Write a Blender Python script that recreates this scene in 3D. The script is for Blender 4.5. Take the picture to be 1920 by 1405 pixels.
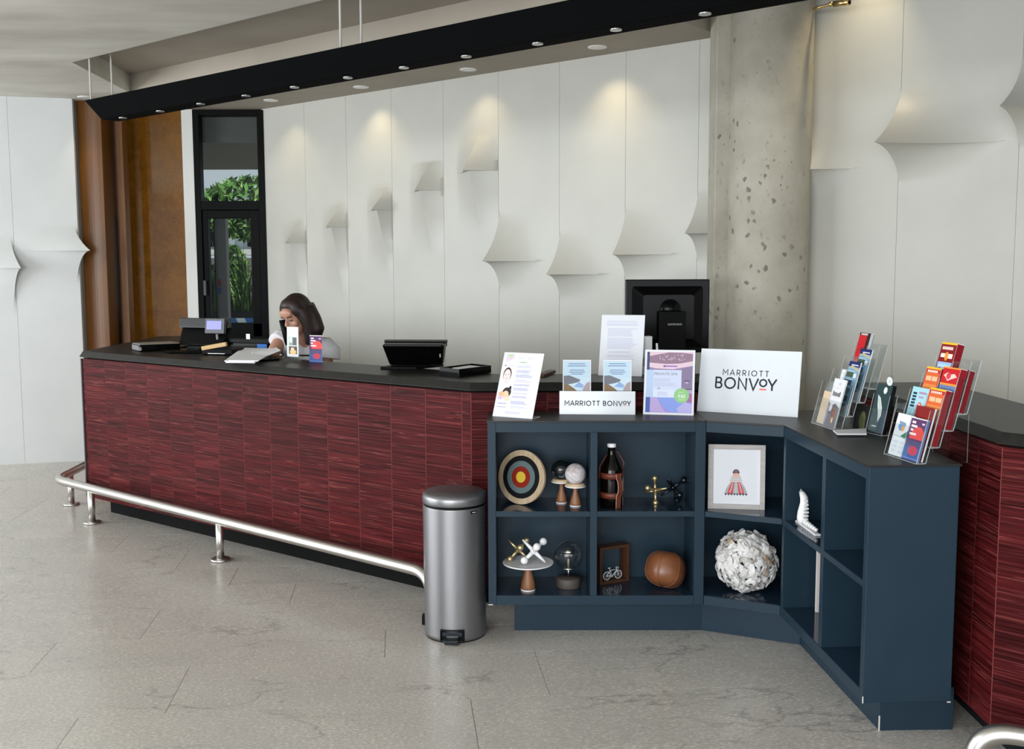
import bpy, math, random
from mathutils import Vector, Matrix, noise
random.seed(7)
R = math.radians
SC = bpy.context.scene
COL = SC.collection
for _o in list(bpy.data.objects):
    bpy.data.objects.remove(_o)
# ------------------------------------------------------------------ camera
FPX, PITCH, ROLL, EYE = 1941.55, R(5.7203), R(-0.1992), 1.65
_fw = Vector((0, math.cos(PITCH), -math.sin(PITCH)))
_rt0 = Vector((1, 0, 0)); _up0 = _rt0.cross(_fw)
RT = _rt0*math.cos(ROLL) + _up0*math.sin(ROLL)
UP = -_rt0*math.sin(ROLL) + _up0*math.cos(ROLL)
cam = bpy.data.cameras.new('camera'); cam.sensor_fit = 'HORIZONTAL'; cam.sensor_width = 36
cam.lens = FPX/1920*36; cam.clip_start = .05; cam.clip_end = 200
cam_ob = bpy.data.objects.new('camera', cam); COL.objects.link(cam_ob)
_m = Matrix((RT, UP, -_fw)).transposed().to_4x4(); _m.translation = (0, 0, EYE)
cam_ob.matrix_world = _m; SC.camera = cam_ob
EYEV = Vector((0, 0, EYE))
def ray(x, y): return _fw + RT*((x-960)/FPX) - UP*((y-702.5)/FPX)
def at_z(x, y, z): r = ray(x, y); return EYEV + r*((z-EYE)/r.z)      # where a photo point meets a level surface
def at_y(x, y, Y): r = ray(x, y); return EYEV + r*(Y/r.y)            # the photo point at a given depth
# ------------------------------------------------------------------ view, world, lights
vs = SC.view_settings; vs.view_transform = 'Standard'; vs.look = 'None'; vs.exposure = 0.0; vs.gamma = 1
vs.use_curve_mapping = False
SC.cycles.max_bounces = 8; SC.cycles.diffuse_bounces = 4; SC.cycles.glossy_bounces = 4
SC.cycles.transparent_max_bounces = 24; SC.cycles.transmission_bounces = 6
SC.cycles.caustics_reflective = False; SC.cycles.caustics_refractive = False
SC.cycles.sample_clamp_indirect = 6
w = bpy.data.worlds.new('sky'); SC.world = w; w.use_nodes = True
bg = w.node_tree.nodes['Background']; bg.inputs[0].default_value = (.80, .90, 1, 1); bg.inputs[1].default_value = 0.6
def light(name, kind, loc, energy, color=(1, 1, 1), rot=None, **kw):
    l = bpy.data.lights.new(name, kind); l.energy = energy; l.color = color
    for k, v in kw.items(): setattr(l, k, v)
    o = bpy.data.objects.new(name, l); COL.objects.link(o); o.location = loc
    if rot is not None: o.rotation_euler = rot
    return o
def aim(o, target): o.rotation_euler = (Vector(target)-o.location).to_track_quat('-Z', 'Y').to_euler()
# daylight through the glass front behind the camera, and through the glazing on the left
a = light('window_daylight_front', 'AREA', (-2.4, -2.6, 1.75), 400, (.95, .98, 1), shape='RECTANGLE', size=4.8, size_y=2.6); aim(a, (-1.2, 5, .9))
a = light('window_daylight_right', 'AREA', (2.6, -2.6, 1.75), 70, (.95, .98, 1), shape='RECTANGLE', size=3.6, size_y=2.6); aim(a, (1.5, 6, 1.2))
a = light('window_daylight_left', 'AREA', (-8.6, 3.9, 1.7), 520, (.92, .97, 1), shape='RECTANGLE', size=6.6, size_y=2.6); aim(a, (0, 5.2, 1.1))
s = light('sun', 'SUN', (6, 14, 9), 6.0, (1, .95, .85), angle=R(.6)); aim(s, (6-5, 14+1.0, 9-6.5))

# ------------------------------------------------------------------ helpers
XF = {}
def setp(o, label=None, cat=None, group=None, kind=None):
    if label: o['label'] = label
    if cat: o['category'] = cat
    if group: o['group'] = group
    if kind: o['kind'] = kind
    return o
def thing(name, label=None, cat=None, loc=(0, 0, 0), rz=0, group=None, kind=None):
    o = bpy.data.objects.new(name, None); COL.objects.link(o)
    o.empty_display_size = .05; o.location = loc; o.rotation_euler = (0, 0, rz)
    XF[o] = Matrix.Translation(Vector(loc)) @ Matrix.Rotation(rz, 4, 'Z')
    return setp(o, label, cat, group, kind)
ID = Matrix.Identity(4)
def add_mesh(name, me, parent=None, loc=None, rz=0, scale=None):
    o = bpy.data.objects.new(name, me); COL.objects.link(o)
    if parent is not None: o.parent = parent
    if loc is not None: o.location = loc
    o.rotation_euler = (0, 0, rz)
    if scale: o.scale = scale
    return o
class MB:
    def __init__(s): s.v = []; s.f = []; s.mi = []; s.sm = []
    def add(s, vs_, fs, mi=0, sm=False):
        n = len(s.v); s.v += [Vector(p) for p in vs_]
        for f in fs: s.f.append([n+i for i in f]); s.mi.append(mi); s.sm.append(sm)
        return s
    def box(s, c, size, M=None, mi=0):
        x, y, z = [k/2 for k in size]
        p = [Vector((a*x, b*y, d*z)) for d in (-1, 1) for b in (-1, 1) for a in (-1, 1)]
        M = M or ID; c = Vector(c)
        p = [M.to_3x3() @ q + c for q in p]
        return s.add(p, [(0, 2, 3, 1), (4, 5, 7, 6), (0, 1, 5, 4), (2, 6, 7, 3), (0, 4, 6, 2), (1, 3, 7, 5)], mi)
    def bx(s, x0, x1, y0, y1, z0, z1, mi=0):
        return s.box(((x0+x1)/2, (y0+y1)/2, (z0+z1)/2), (abs(x1-x0), abs(y1-y0), abs(z1-z0)), None, mi)
    def prism(s, poly, z0, z1, mi=0):
        n = len(poly)
        ar = sum(poly[i][0]*poly[(i+1) % n][1]-poly[(i+1) % n][0]*poly[i][1] for i in range(n))
        if ar < 0: poly = poly[::-1]
        p = [(q[0], q[1], z0) for q in poly]+[(q[0], q[1], z1) for q in poly]
        f = [tuple(range(n))[::-1], tuple(range(n, 2*n))]+[(i, (i+1) % n, n+(i+1) % n, n+i) for i in range(n)]
        return s.add(p, f, mi)
    def plate(s, P, t, mi=0):   # planar polygon given in 3D, extruded by vector t
        n = len(P); P = [Vector(q) for q in P]; t = Vector(t)
        nr = (P[1]-P[0]).cross(P[2]-P[1])
        if nr.dot(t) < 0: P = P[::-1]
        return s.add(P+[q+t for q in P], [tuple(range(n))[::-1], tuple(range(n, 2*n))]+[(i, (i+1) % n, n+(i+1) % n, n+i) for i in range(n)], mi)
    def lathe(s, prof, n=24, c=(0, 0, 0), M=None, mi=0, sm=True):
        M = (M or ID).to_3x3(); c = Vector(c); vs_ = []; k = len(prof)
        for r, z in prof:
            for i in range(n):
                a = 2*math.pi*i/n; vs_.append(M @ Vector((r*math.cos(a), r*math.sin(a), z))+c)
        fs = [(j*n+i, j*n+(i+1) % n, (j+1)*n+(i+1) % n, (j+1)*n+i) for j in range(k-1) for i in range(n)]
        if prof[0][0] > 1e-6: fs.append(tuple(range(n))[::-1])
        if prof[-1][0] > 1e-6: fs.append(tuple(range((k-1)*n, k*n)))
        return s.add(vs_, fs, mi, sm)
    def tube(s, pts, r, n=10, mi=0, closed=False, sm=True, cap=True):
        pts = [Vector(p) for p in pts]; k = len(pts)
        rr = r if isinstance(r, (list, tuple)) else [r]*k
        vs_ = []; prev = None
        for i, p in enumerate(pts):
            if closed: t = (pts[(i+1) % k]-pts[i-1])
            else: t = pts[min(i+1, k-1)]-pts[max(i-1, 0)]
            t.normalize()
            if prev is None:
                u = t.orthogonal().normalized()
            else:
                u = prev - t*prev.dot(t)
                u = u.normalized() if u.length > 1e-6 else t.orthogonal().normalized()
            prev = u; v = t.cross(u)
            for j in range(n):
                a = 2*math.pi*j/n; vs_.append(p+(u*math.cos(a)+v*math.sin(a))*rr[i])
        m = k if closed else k-1
        fs = [(i*n+j, i*n+(j+1) % n, ((i+1) % k)*n+(j+1) % n, ((i+1) % k)*n+j) for i in range(m) for j in range(n)]
        if not closed and cap: fs += [tuple(range(n))[::-1], tuple(range((k-1)*n, k*n))]
        return s.add(vs_, fs, mi, sm)
    def ball(s, c, r, n=16, m=10, mi=0, sc=(1, 1, 1)):
        prof = [(r*math.sin(math.pi*i/m), -r*math.cos(math.pi*i/m)) for i in range(m+1)]
        prof[0] = (1e-5, -r); prof[-1] = (1e-5, r)
        S = Matrix.Diagonal((sc[0], sc[1], sc[2]))
        return s.lathe(prof, n, c, S.to_4x4(), mi)
    def build(s, name, mats, parent=None, ws=True, bevel=0, kind=None, label=None, seg=2, autosm=False):
        me = bpy.data.meshes.new(name)
        vs_ = s.v
        if ws and parent is not None and parent in XF:
            inv = XF[parent].inverted(); vs_ = [inv @ p for p in vs_]
        me.from_pydata([tuple(p) for p in vs_], [], s.f)
        if not isinstance(mats, (list, tuple)): mats = [mats]
        for m in mats: me.materials.append(m)
        me.polygons.foreach_set('material_index', s.mi); me.polygons.foreach_set('use_smooth', s.sm)
        me.update()
        o = add_mesh(name, me, parent)
        if parent is not None: XF[o] = XF.get(parent, ID)
        else: XF[o] = ID
        if bevel:
            b = o.modifiers.new('bevel', 'BEVEL'); b.width = bevel; b.segments = seg; b.limit_method = 'ANGLE'; b.angle_limit = R(40)
        if kind: o['kind'] = kind
        if label: o['label'] = label
        return o
def bez(p0, p1, p2, n=8):
    p0, p1, p2 = Vector(p0), Vector(p1), Vector(p2)
    return [(p0*(1-t)**2+p1*2*t*(1-t)+p2*t*t) for t in [i/n for i in range(n+1)]]
def arc_path(pts, rad, n=6):
    pts = [Vector(p) for p in pts]; out = [pts[0]]
    for i in range(1, len(pts)-1):
        a = (pts[i-1]-pts[i]); b = (pts[i+1]-pts[i])
        ra = min(rad, a.length*.48, b.length*.48)
        out += bez(pts[i]+a.normalized()*ra, pts[i], pts[i]+b.normalized()*ra, n)
    out.append(pts[-1]); return out
def copy_tree(o, parent=None):
    c = o.copy(); COL.objects.link(c)
    if parent is not None: c.parent = parent
    for ch in list(o.children): copy_tree(ch, c)
    return c

# ------------------------------------------------------------------ materials
def mat(name, col=(.5, .5, .5), rough=.5, metal=0, spec=.5, coat=0, emit=None, es=0, alpha=1):
    m = bpy.data.materials.new(name); m.use_nodes = True
    b = m.node_tree.nodes['Principled BSDF']
    b.inputs['Base Color'].default_value = (*col, 1); b.inputs['Roughness'].default_value = rough
    b.inputs['Metallic'].default_value = metal; b.inputs['Specular IOR Level'].default_value = spec
    b.inputs['Coat Weight'].default_value = coat
    if emit: b.inputs['Emission Color'].default_value = (*emit, 1); b.inputs['Emission Strength'].default_value = es
    return m
def nt(m): return m.node_tree.nodes, m.node_tree.links, m.node_tree.nodes['Principled BSDF']
def tex(m, scale=(1, 1, 1), coord='Object', rnd=False):
    N, L, b = nt(m)
    tc = N.new('ShaderNodeTexCoord'); mp = N.new('ShaderNodeMapping'); mp.inputs['Scale'].default_value = scale
    if rnd:
        oi = N.new('ShaderNodeObjectInfo'); mu = N.new('ShaderNodeMath'); mu.operation = 'MULTIPLY'; mu.inputs[1].default_value = 57.0
        L.new(oi.outputs['Random'], mu.inputs[0]); ad = N.new('ShaderNodeVectorMath'); ad.operation = 'ADD'
        L.new(tc.outputs[coord], ad.inputs[0]); L.new(mu.outputs[0], ad.inputs[1]); L.new(ad.outputs[0], mp.inputs[0])
    else: L.new(tc.outputs[coord], mp.inputs[0])
    return mp.outputs[0]
def noi(m, vec, scale, detail=6, rough=.55, dist=0):
    N, L, b = nt(m); n = N.new('ShaderNodeTexNoise'); n.inputs['Scale'].default_value = scale
    n.inputs['Detail'].default_value = detail; n.inputs['Roughness'].default_value = rough; n.inputs['Distortion'].default_value = dist
    L.new(vec, n.inputs['Vector']); return n.outputs[0]
def ramp(m, fac, stops):
    N, L, b = nt(m); r = N.new('ShaderNodeValToRGB'); e = r.color_ramp.elements
    while len(e) < len(stops): e.new(.5)
    for i, (p, c) in enumerate(stops): e[i].position = p; e[i].color = (*c, 1)
    L.new(fac, r.inputs[0]); return r.outputs[0]
def mixc(m, fac, a, bcol, mode='MIX'):
    N, L, b = nt(m); x = N.new('ShaderNodeMix'); x.data_type = 'RGBA'; x.blend_type = mode
    for sock, v in ((x.inputs[0], fac), (x.inputs[6], a), (x.inputs[7], bcol)):
        if isinstance(v, (int, float)): sock.default_value = v
        elif isinstance(v, tuple): sock.default_value = (*v, 1)
        else: L.new(v, sock)
    return x.outputs[2]
def setcol(m, out): m.node_tree.links.new(out, nt(m)[2].inputs['Base Color'])
def setrough(m, out, lo, hi):
    N, L, b = nt(m); r = N.new('ShaderNodeMapRange'); r.inputs[3].default_value = lo; r.inputs[4].default_value = hi
    L.new(out, r.inputs[0]); L.new(r.outputs[0], b.inputs['Roughness'])
def bump(m, out, st=.2, dist=.01):
    N, L, b = nt(m); bp = N.new('ShaderNodeBump'); bp.inputs['Strength'].default_value = st; bp.inputs['Distance'].default_value = dist
    L.new(out, bp.inputs['Height']); L.new(bp.outputs[0], b.inputs['Normal'])

def mk_floor():
    m = mat('stone_floor', rough=.25); v = tex(m, (1, 1, 1), rnd=True)
    a = noi(m, tex(m, (1.0, 2.4, 1), rnd=True), 70, 4, .6, .4); c = noi(m, v, 2.2, 6, .6)
    base = ramp(m, a, [(.30, (.40, .37, .33)), (.5, (.545, .512, .465)), (.72, (.74, .705, .65))])
    base = mixc(m, ramp(m, c, [(.35, (0, 0, 0)), (.7, (.35, .35, .35))]), base, (.37, .36, .34), 'MIX')
    N, L, b = nt(m)
    vo = N.new('ShaderNodeTexVoronoi'); vo.feature = 'DISTANCE_TO_EDGE'; vo.inputs['Scale'].default_value = 1.9
    wv = N.new('ShaderNodeVectorMath'); wv.operation = 'ADD'
    nn = N.new('ShaderNodeTexNoise'); nn.inputs['Scale'].default_value = 3.2; nn.inputs['Detail'].default_value = 6
    sc = N.new('ShaderNodeVectorMath'); sc.operation = 'SCALE'; sc.inputs['Scale'].default_value = .75
    v2 = tex(m, (.55, 1.3, 1), rnd=True)
    L.new(v2, nn.inputs['Vector']); L.new(nn.outputs['Color'], sc.inputs[0]); L.new(v2, wv.inputs[0]); L.new(sc.outputs[0], wv.inputs[1]); L.new(wv.outputs[0], vo.inputs['Vector'])
    vein = ramp(m, vo.outputs[0], [(0.0, (.62, .62, .62)), (.007, (.30, .30, .30)), (.028, (0, 0, 0))])
    brk = ramp(m, noi(m, v, 1.9, 3), [(.46, (0, 0, 0)), (.60, (1, 1, 1))])
    f = mixc(m, 1.0, vein, brk, 'MULTIPLY')
    col = mixc(m, f, base, (.15, .145, .14)); setcol(m, col); setrough(m, a, .18, .34)
    return m
def mk_plain_noise(name, c1, c2, sc, rough=.5, bst=0, coord='Object', scale3=(1, 1, 1), detail=5, metal=0, rnd=False, coat=0, spec=.5, bd=.01):
    m = mat(name, rough=rough, metal=metal, coat=coat, spec=spec); o = noi(m, tex(m, scale3, coord, rnd), sc, detail)
    setcol(m, ramp(m, o, [(.3, c1), (.7, c2)]))
    if bst: bump(m, o, bst, bd)
    return m
FLOOR = mk_floor()
GROUT = mat('grout', (.17, .165, .155), .8)
WALL = mk_plain_noise('white_wall_sheet', (.495, .49, .445), (.53, .525, .478), 3, .42, 0)
bump(WALL, noi(WALL, tex(WALL, (60, 60, 60)), 6, 2), .06, .002)
LWALL = mk_plain_noise('left_wall_sheet', (.525, .54, .535), (.56, .575, .57), 3, .42, 0)
WALLP = mat('white_wall_paint', (.76, .76, .735), .6)
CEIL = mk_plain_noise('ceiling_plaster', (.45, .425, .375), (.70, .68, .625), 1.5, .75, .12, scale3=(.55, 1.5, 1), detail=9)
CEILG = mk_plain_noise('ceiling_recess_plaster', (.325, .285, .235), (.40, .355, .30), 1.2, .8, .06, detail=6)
def mk_concrete():
    m = mat('column_concrete', rough=.75); v = tex(m)
    a = noi(m, v, 2.2, 8, .65); p = noi(m, tex(m, (1, 1, .8)), 24, 3)
    c = ramp(m, a, [(.3, (.30, .278, .225)), (.5, (.395, .37, .305)), (.68, (.47, .445, .375))])
    N, L, b = nt(m); vo = N.new('ShaderNodeTexVoronoi'); vo.inputs['Scale'].default_value = 17; vo.inputs['Randomness'].default_value = 1
    dv = N.new('ShaderNodeVectorMath'); dv.operation = 'ADD'; dn = N.new('ShaderNodeTexNoise'); dn.inputs['Scale'].default_value = 40; ds = N.new('ShaderNodeVectorMath'); ds.operation = 'SCALE'; ds.inputs['Scale'].default_value = .035; tv = tex(m, (1, 1, .75)); L.new(tv, dn.inputs['Vector']); L.new(dn.outputs['Color'], ds.inputs[0]); L.new(tv, dv.inputs[0]); L.new(ds.outputs[0], dv.inputs[1]); L.new(dv.outputs[0], vo.inputs['Vector'])
    pit = ramp(m, vo.outputs['Distance'], [(.0, (1, 1, 1)), (.16, (.85, .85, .85)), (.23, (0, 0, 0))])
    sel = ramp(m, noi(m, v, 3.1, 3), [(.50, (0, 0, 0)), (.56, (1, 1, 1))])
    f = mixc(m, 1.0, pit, sel, 'MULTIPLY')
    f2 = ramp(m, p, [(.64, (0, 0, 0)), (.74, (.6, .6, .6))])
    c = mixc(m, f2, c, (.24, .22, .175)); c = mixc(m, f, c, (.15, .138, .11)); setcol(m, c)
    hm = mixc(m, 1.0, f, f2, 'ADD'); N, L, b = nt(m)
    bp = N.new('ShaderNodeBump'); bp.inputs['Strength'].default_value = .5; bp.inputs['Distance'].default_value = .006; bp.invert = True
    L.new(hm, bp.inputs['Height']); L.new(bp.outputs[0], b.inputs['Normal'])
    return m
CONC = mk_concrete()
def mk_veneer():
    m = mat('red_veneer', rough=.45, spec=.07)
    a = noi(m, tex(m, (2.2, 2.2, 130), rnd=True), 1.0, 5, .62, .25); c = noi(m, tex(m, (1.2, 1.2, 16), rnd=True), 1.0, 3)
    col = ramp(m, a, [(.28, (.014, .0015, .002)), (.42, (.046, .004, .005)), (.56, (.098, .010, .012)), (.70, (.17, .028, .028)), (.80, (.27, .07, .065))])
    ln = noi(m, tex(m, (1.0, 1.0, 62), rnd=True), 1.0, 2, .5, .15)
    col = mixc(m, ramp(m, ln, [(.485, (0, 0, 0)), (.5, (.75, .75, .75)), (.515, (0, 0, 0))]), col, (.27, .075, .066))
    N, L, b = nt(m); oi = N.new('ShaderNodeObjectInfo')
    tone = ramp(m, oi.outputs['Random'], [(0, (.70, .70, .72)), (1, (1.0, .95, .95))])
    col = mixc(m, 1.0, col, tone, 'MULTIPLY')
    col = mixc(m, 1.0, col, ramp(m, c, [(.35, (.7, .7, .7)), (.65, (1, 1, 1))]), 'MULTIPLY'); setcol(m, col)
    return m
VEN = mk_veneer()
VENJ = mat('veneer_joint', (.20, .045, .042), .6, spec=.1)
COUNT = mk_plain_noise('dark_countertop', (.0095, .0092, .0082), (.016, .0155, .0135), 30, .40, .02, spec=.26)
DARK = mat('black_gap', (.004, .004, .004), .8, spec=.1)
PLINTHC = mk_plain_noise('dark_plinth_tile', (.006, .008, .010), (.011, .014, .017), 8, .35, .03, rnd=True, spec=.15)
NAVY = mk_plain_noise('navy_lacquer', (.0150, .0325, .050), (.0172, .0365, .0555), 3, .32, 0, spec=.22)
NAVYD = mat('navy_shelf_gloss', (.016, .032, .056), .10, spec=.6)
TOPB = mk_plain_noise('black_laminate', (.015, .0135, .013), (.019, .0175, .017), 60, .42, .02, spec=.35)
CHIP = mat('chipped_edge', (.62, .60, .56), .7)
STEEL = mat('brushed_steel', (.62, .60, .57), .33, 1)
BINM = mat('bin_grey_metal', (.27, .268, .28), .36, .85)
BLK = mat('black_plastic', (.003, .003, .0033), .45, spec=.1)
BLKG = mat('black_gloss_plastic', (.002, .002, .0022), .16, spec=.14)
DKG = mat('dark_grey_plastic', (.035, .037, .04), .4)
GREYP = mat('grey_plastic', (.22, .22, .22), .4)
WHT = mat('white_plastic', (.80, .80, .80), .35)
WHTG = mat('white_gloss_board', (.74, .78, .82), .10, spec=.35)
PAPER = mat('paper_white', (.80, .81, .84), .6, spec=.2)
PAPERB = mat('paper_laminated', (.78, .80, .85), .35, spec=.3)
BLACKF = mat('window_frame_black', (.003, .0032, .0034), .45, spec=.07)
BEAMM = mat('beam_black', (.0022, .0026, .0028), .8, spec=.03)
GOLD = mat('aged_gold', (.62, .50, .28), .42, .9)
GUNM = mat('dark_metal', (.045, .055, .07), .28, .9)
WMET = mat('white_enamel', (.85, .85, .86), .3)
BRASS = mat('brass', (.75, .55, .25), .25, 1)
WOODC = mk_plain_noise('walnut_cone', (.17, .065, .028), (.30, .13, .06), 1, .45, 0, scale3=(30, 30, 4))
WOODL = mk_plain_noise('pale_wood', (.50, .36, .22), (.66, .52, .36), 1, .5, 0, scale3=(12, 40, 12))
WOODT = mk_plain_noise('target_wood', (.42, .31, .19), (.60, .47, .32), 1, .55, .05, scale3=(50, 10, 10))
WOODD = mk_plain_noise('dark_walnut', (.045, .017, .008), (.10, .04, .018), 1, .45, 0, scale3=(6, 50, 6))
WOODG = mk_plain_noise('smoked_oak', (.05, .04, .034), (.085, .07, .06), 1, .6, 0, scale3=(6, 40, 6))
FRAMEG = mk_plain_noise('grey_wood_frame', (.40, .375, .36), (.52, .495, .48), 1, .5, 0, scale3=(10, 10, 60))
LEATH = mk_plain_noise('brown_leather', (.17, .058, .022), (.23, .085, .035), 14, .34, .1)
LEATHD = mk_plain_noise('red_brown_leather', (.12, .024, .012), (.17, .04, .02), 20, .45, .1)
BOTTLE = mat('dark_bottle_glass', (.003, .002, .0015), .06, spec=.3)
def mk_marble(name, c1, c2, rough):
    m = mat(name, rough=rough); o = noi(m, tex(m, (1, 1, 1)), 14, 8, .65, 1.6)
    setcol(m, ramp(m, o, [(.40, c1), (.5, tuple((x+y)/2 for x, y in zip(c1, c2))), (.62, c2)])); return m
MARW = mk_marble('white_marble', (.42, .37, .36), (.74, .71, .75), .3)
MARB = mat('black_marble', rough=.08)
_o = noi(MARB, tex(MARB), 15, 6, .6, 1.2); setcol(MARB, ramp(MARB, _o, [(.52, (.006, .008, .009)), (.60, (.10, .13, .14)), (.66, (.02, .025, .03)), (.78, (.55, .58, .6))]))
def mk_burl():
    m = mat('burl_wood_gloss', rough=.10, spec=.5, coat=.5); N, L, b = nt(m); b.inputs['Coat Roughness'].default_value = .04
    o = noi(m, tex(m, (1, 1, .8)), 7, 8, .65, .8); f = noi(m, tex(m, (1, 1, 1)), 60, 3)
    c = ramp(m, o, [(.3, (.15, .055, .003)), (.6, (.26, .105, .009))]); c = mixc(m, .25, c, ramp(m, f, [(.3, (.06, .02, .003)), (.7, (.30, .125, .014))])); setcol(m, c); return m
BURL = mk_burl()
WOODB = mk_plain_noise('brown_veneer_strip', (.12, .042, .003), (.19, .072, .008), 1, .35, 0, scale3=(30, 30, 1.2))
def mk_clear(name, tint=(.96, .975, .975), edge=False, ior=1.45, pw=5):
    m = bpy.data.materials.new(name); m.use_nodes = True; N = m.node_tree.nodes; L = m.node_tree.links
    N.remove(N['Principled BSDF']); out = N['Material Output']
    t = N.new('ShaderNodeBsdfTransparent'); t.inputs[0].default_value = (*tint, 1)
    mx = N.new('ShaderNodeMixShader')
    if edge:
        g = N.new('ShaderNodeBsdfPrincipled'); g.inputs['Base Color'].default_value = (.66, .70, .71, 1); g.inputs['Roughness'].default_value = .15; mx.inputs[0].default_value = .62
        L.new(g.outputs[0], mx.inputs[2])
    else:
        g = N.new('ShaderNodeBsdfGlossy'); g.inputs['Roughness'].default_value = .02
        lw = N.new('ShaderNodeLayerWeight'); lw.inputs[0].default_value = .5; f0 = ((ior-1)/(ior+1))**2
        pn = N.new('ShaderNodeMath'); pn.operation = 'POWER'; pn.inputs[1].default_value = pw; L.new(lw.outputs['Facing'], pn.inputs[0])
        ma = N.new('ShaderNodeMath'); ma.operation = 'MULTIPLY_ADD'; ma.inputs[1].default_value = 1-f0; ma.inputs[2].default_value = f0
        L.new(pn.outputs[0], ma.inputs[0]); L.new(ma.outputs[0], mx.inputs[0]); L.new(g.outputs[0], mx.inputs[2])
    L.new(t.outputs[0], mx.inputs[1]); L.new(mx.outputs[0], out.inputs[0]); return m
ACR = mk_clear('clear_acrylic'); ACRE = mk_clear('acrylic_edge', edge=True); GLASS = mk_clear('window_glass', (.90, .93, .92), ior=1.24); BULBG = mk_clear('lamp_glass', (.97, .97, .96), ior=1.5, pw=2.6)
SKIN = mat('skin', (.42, .22, .15), .5); HAIR = mk_plain_noise('dark_brown_hair', (.005, .0025, .002), (.022, .007, .0045), 1, .55, .2, scale3=(60, 60, 6))
SHIRT = mat('white_blouse', (.72, .72, .76), .75); LIPS = mat('lips', (.35, .10, .09), .45); EYEB = mat('dark_eye', (.02, .012, .01), .3); BROW = mat('brow', (.05, .025, .018), .8)
COLS = {}
def C(r, g, b, rough=.5):     # flat printed colour from 0-255 values
    k = (r, g, b, rough)
    if k not in COLS:
        lin = [((c/255)/12.92 if c/255 <= .04045 else ((c/255+.055)/1.055)**2.4) for c in (r, g, b)]
        COLS[k] = mat('print_%d_%d_%d' % (r, g, b), lin, rough+.1, spec=.18)
    return COLS[k]

# ------------------------------------------------------------------ printing on flat faces
_tc = {}
def text_shape(s):
    if s in _tc: return _tc[s]
    cu = bpy.data.curves.new('lettering', 'FONT'); cu.body = s; cu.size = 1; cu.resolution_u = 2
    ob = bpy.data.objects.new('lettering', cu); me = ob.to_mesh()
    vs_ = [v.co.copy() for v in me.vertices]; fs = [tuple(p.vertices) for p in me.polygons]
    ob.to_mesh_clear(); bpy.data.objects.remove(ob); bpy.data.curves.remove(cu)
    x0 = min(v.x for v in vs_); x1 = max(v.x for v in vs_); y0 = min(v.y for v in vs_); y1 = max(v.y for v in vs_)
    _tc[s] = (vs_, fs, x0, x1, y0, y1); return _tc[s]
class Print:
    """flat printing laid on a face: origin at its lower left, ex and ey along it, n out of it"""
    def __init__(s, O, ex, ey, n): s.O = Vector(O); s.ex = Vector(ex); s.ey = Vector(ey); s.n = Vector(n); s.mb = MB(); s.mats = []; s.k = 0
    def P(s, x, y): return s.O+s.ex*x+s.ey*y+s.n*(.0004+.00003*s.k)
    def mi(s, m):
        if m not in s.mats: s.mats.append(m)
        return s.mats.index(m)
    def poly(s, pts, m):
        s.k += 1; p = [s.P(*q) for q in pts]
        ar = sum(pts[i][0]*pts[(i+1) % len(pts)][1]-pts[(i+1) % len(pts)][0]*pts[i][1] for i in range(len(pts)))
        if ar < 0: p = p[::-1]
        s.mb.add(p, [tuple(range(len(p)))], s.mi(m)); return s
    def rect(s, x0, y0, x1, y1, m): return s.poly([(x0, y0), (x1, y0), (x1, y1), (x0, y1)], m)
    def disc(s, x, y, r, m, n=24, ry=None): return s.poly([(x+r*math.cos(2*math.pi*i/n), y+(ry or r)*math.sin(2*math.pi*i/n)) for i in range(n)], m)
    def text(s, t, x, y, h, m, width=None, center=False):
        s.k += 1; vs_, fs, x0, x1, y0, y1 = text_shape(t); sy = h/(y1-y0); sx = sy if width is None else width/(x1-x0)
        ox = x-(x1-x0)*sx/2 if center else x
        s.mb.add([s.P(ox+(v.x-x0)*sx, y+(v.y-y0)*sy) for v in vs_], fs, s.mi(m)); return s
    def stroke(s, pts, wd, m, closed=False):
        s.k += 1; k = len(pts); P2 = [Vector((p[0], p[1])) for p in pts]; a = []; b = []
        for i in range(k):
            p0 = P2[i-1] if (closed or i > 0) else P2[i]; p1 = P2[(i+1) % k] if (closed or i < k-1) else P2[i]
            d0 = (P2[i]-p0); d1 = (p1-P2[i])
            d0 = d0.normalized() if d0.length > 1e-9 else d1.normalized(); d1 = d1.normalized() if d1.length > 1e-9 else d0
            t = (d0+d1); t = t.normalized() if t.length > 1e-6 else d0
            nn = Vector((-t.y, t.x)); c = max(.45, nn.dot(Vector((-d0.y, d0.x)))); a.append(P2[i]+nn*wd/2/c); b.append(P2[i]-nn*wd/2/c)
        m_ = k if closed else k-1
        for i in range(m_):
            j = (i+1) % k
            s.mb.add([s.P(*b[i]), s.P(*b[j]), s.P(*a[j]), s.P(*a[i])], [(0, 1, 2, 3)], s.mi(m))
        return s
    def lines(s, x, y0, y1, w_, n, m, seed=1, gap=.45, ragged=.35):
        rn = random.Random(seed); st = (y1-y0)/n
        for i in range(n):
            ww = w_*(1-ragged*rn.random()); s.rect(x, y0+i*st, x+ww, y0+i*st+st*gap, m)
        return s
    def build(s, parent, name='print', ws=False): return s.mb.build(name, s.mats, parent, ws=ws)
def circ(cx, cy, rx, ry, a0=0, a1=360, n=20):
    return [(cx+rx*math.cos(R(a0+(a1-a0)*i/n)), cy+ry*math.sin(R(a0+(a1-a0)*i/n))) for i in range(n+1)]
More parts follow.
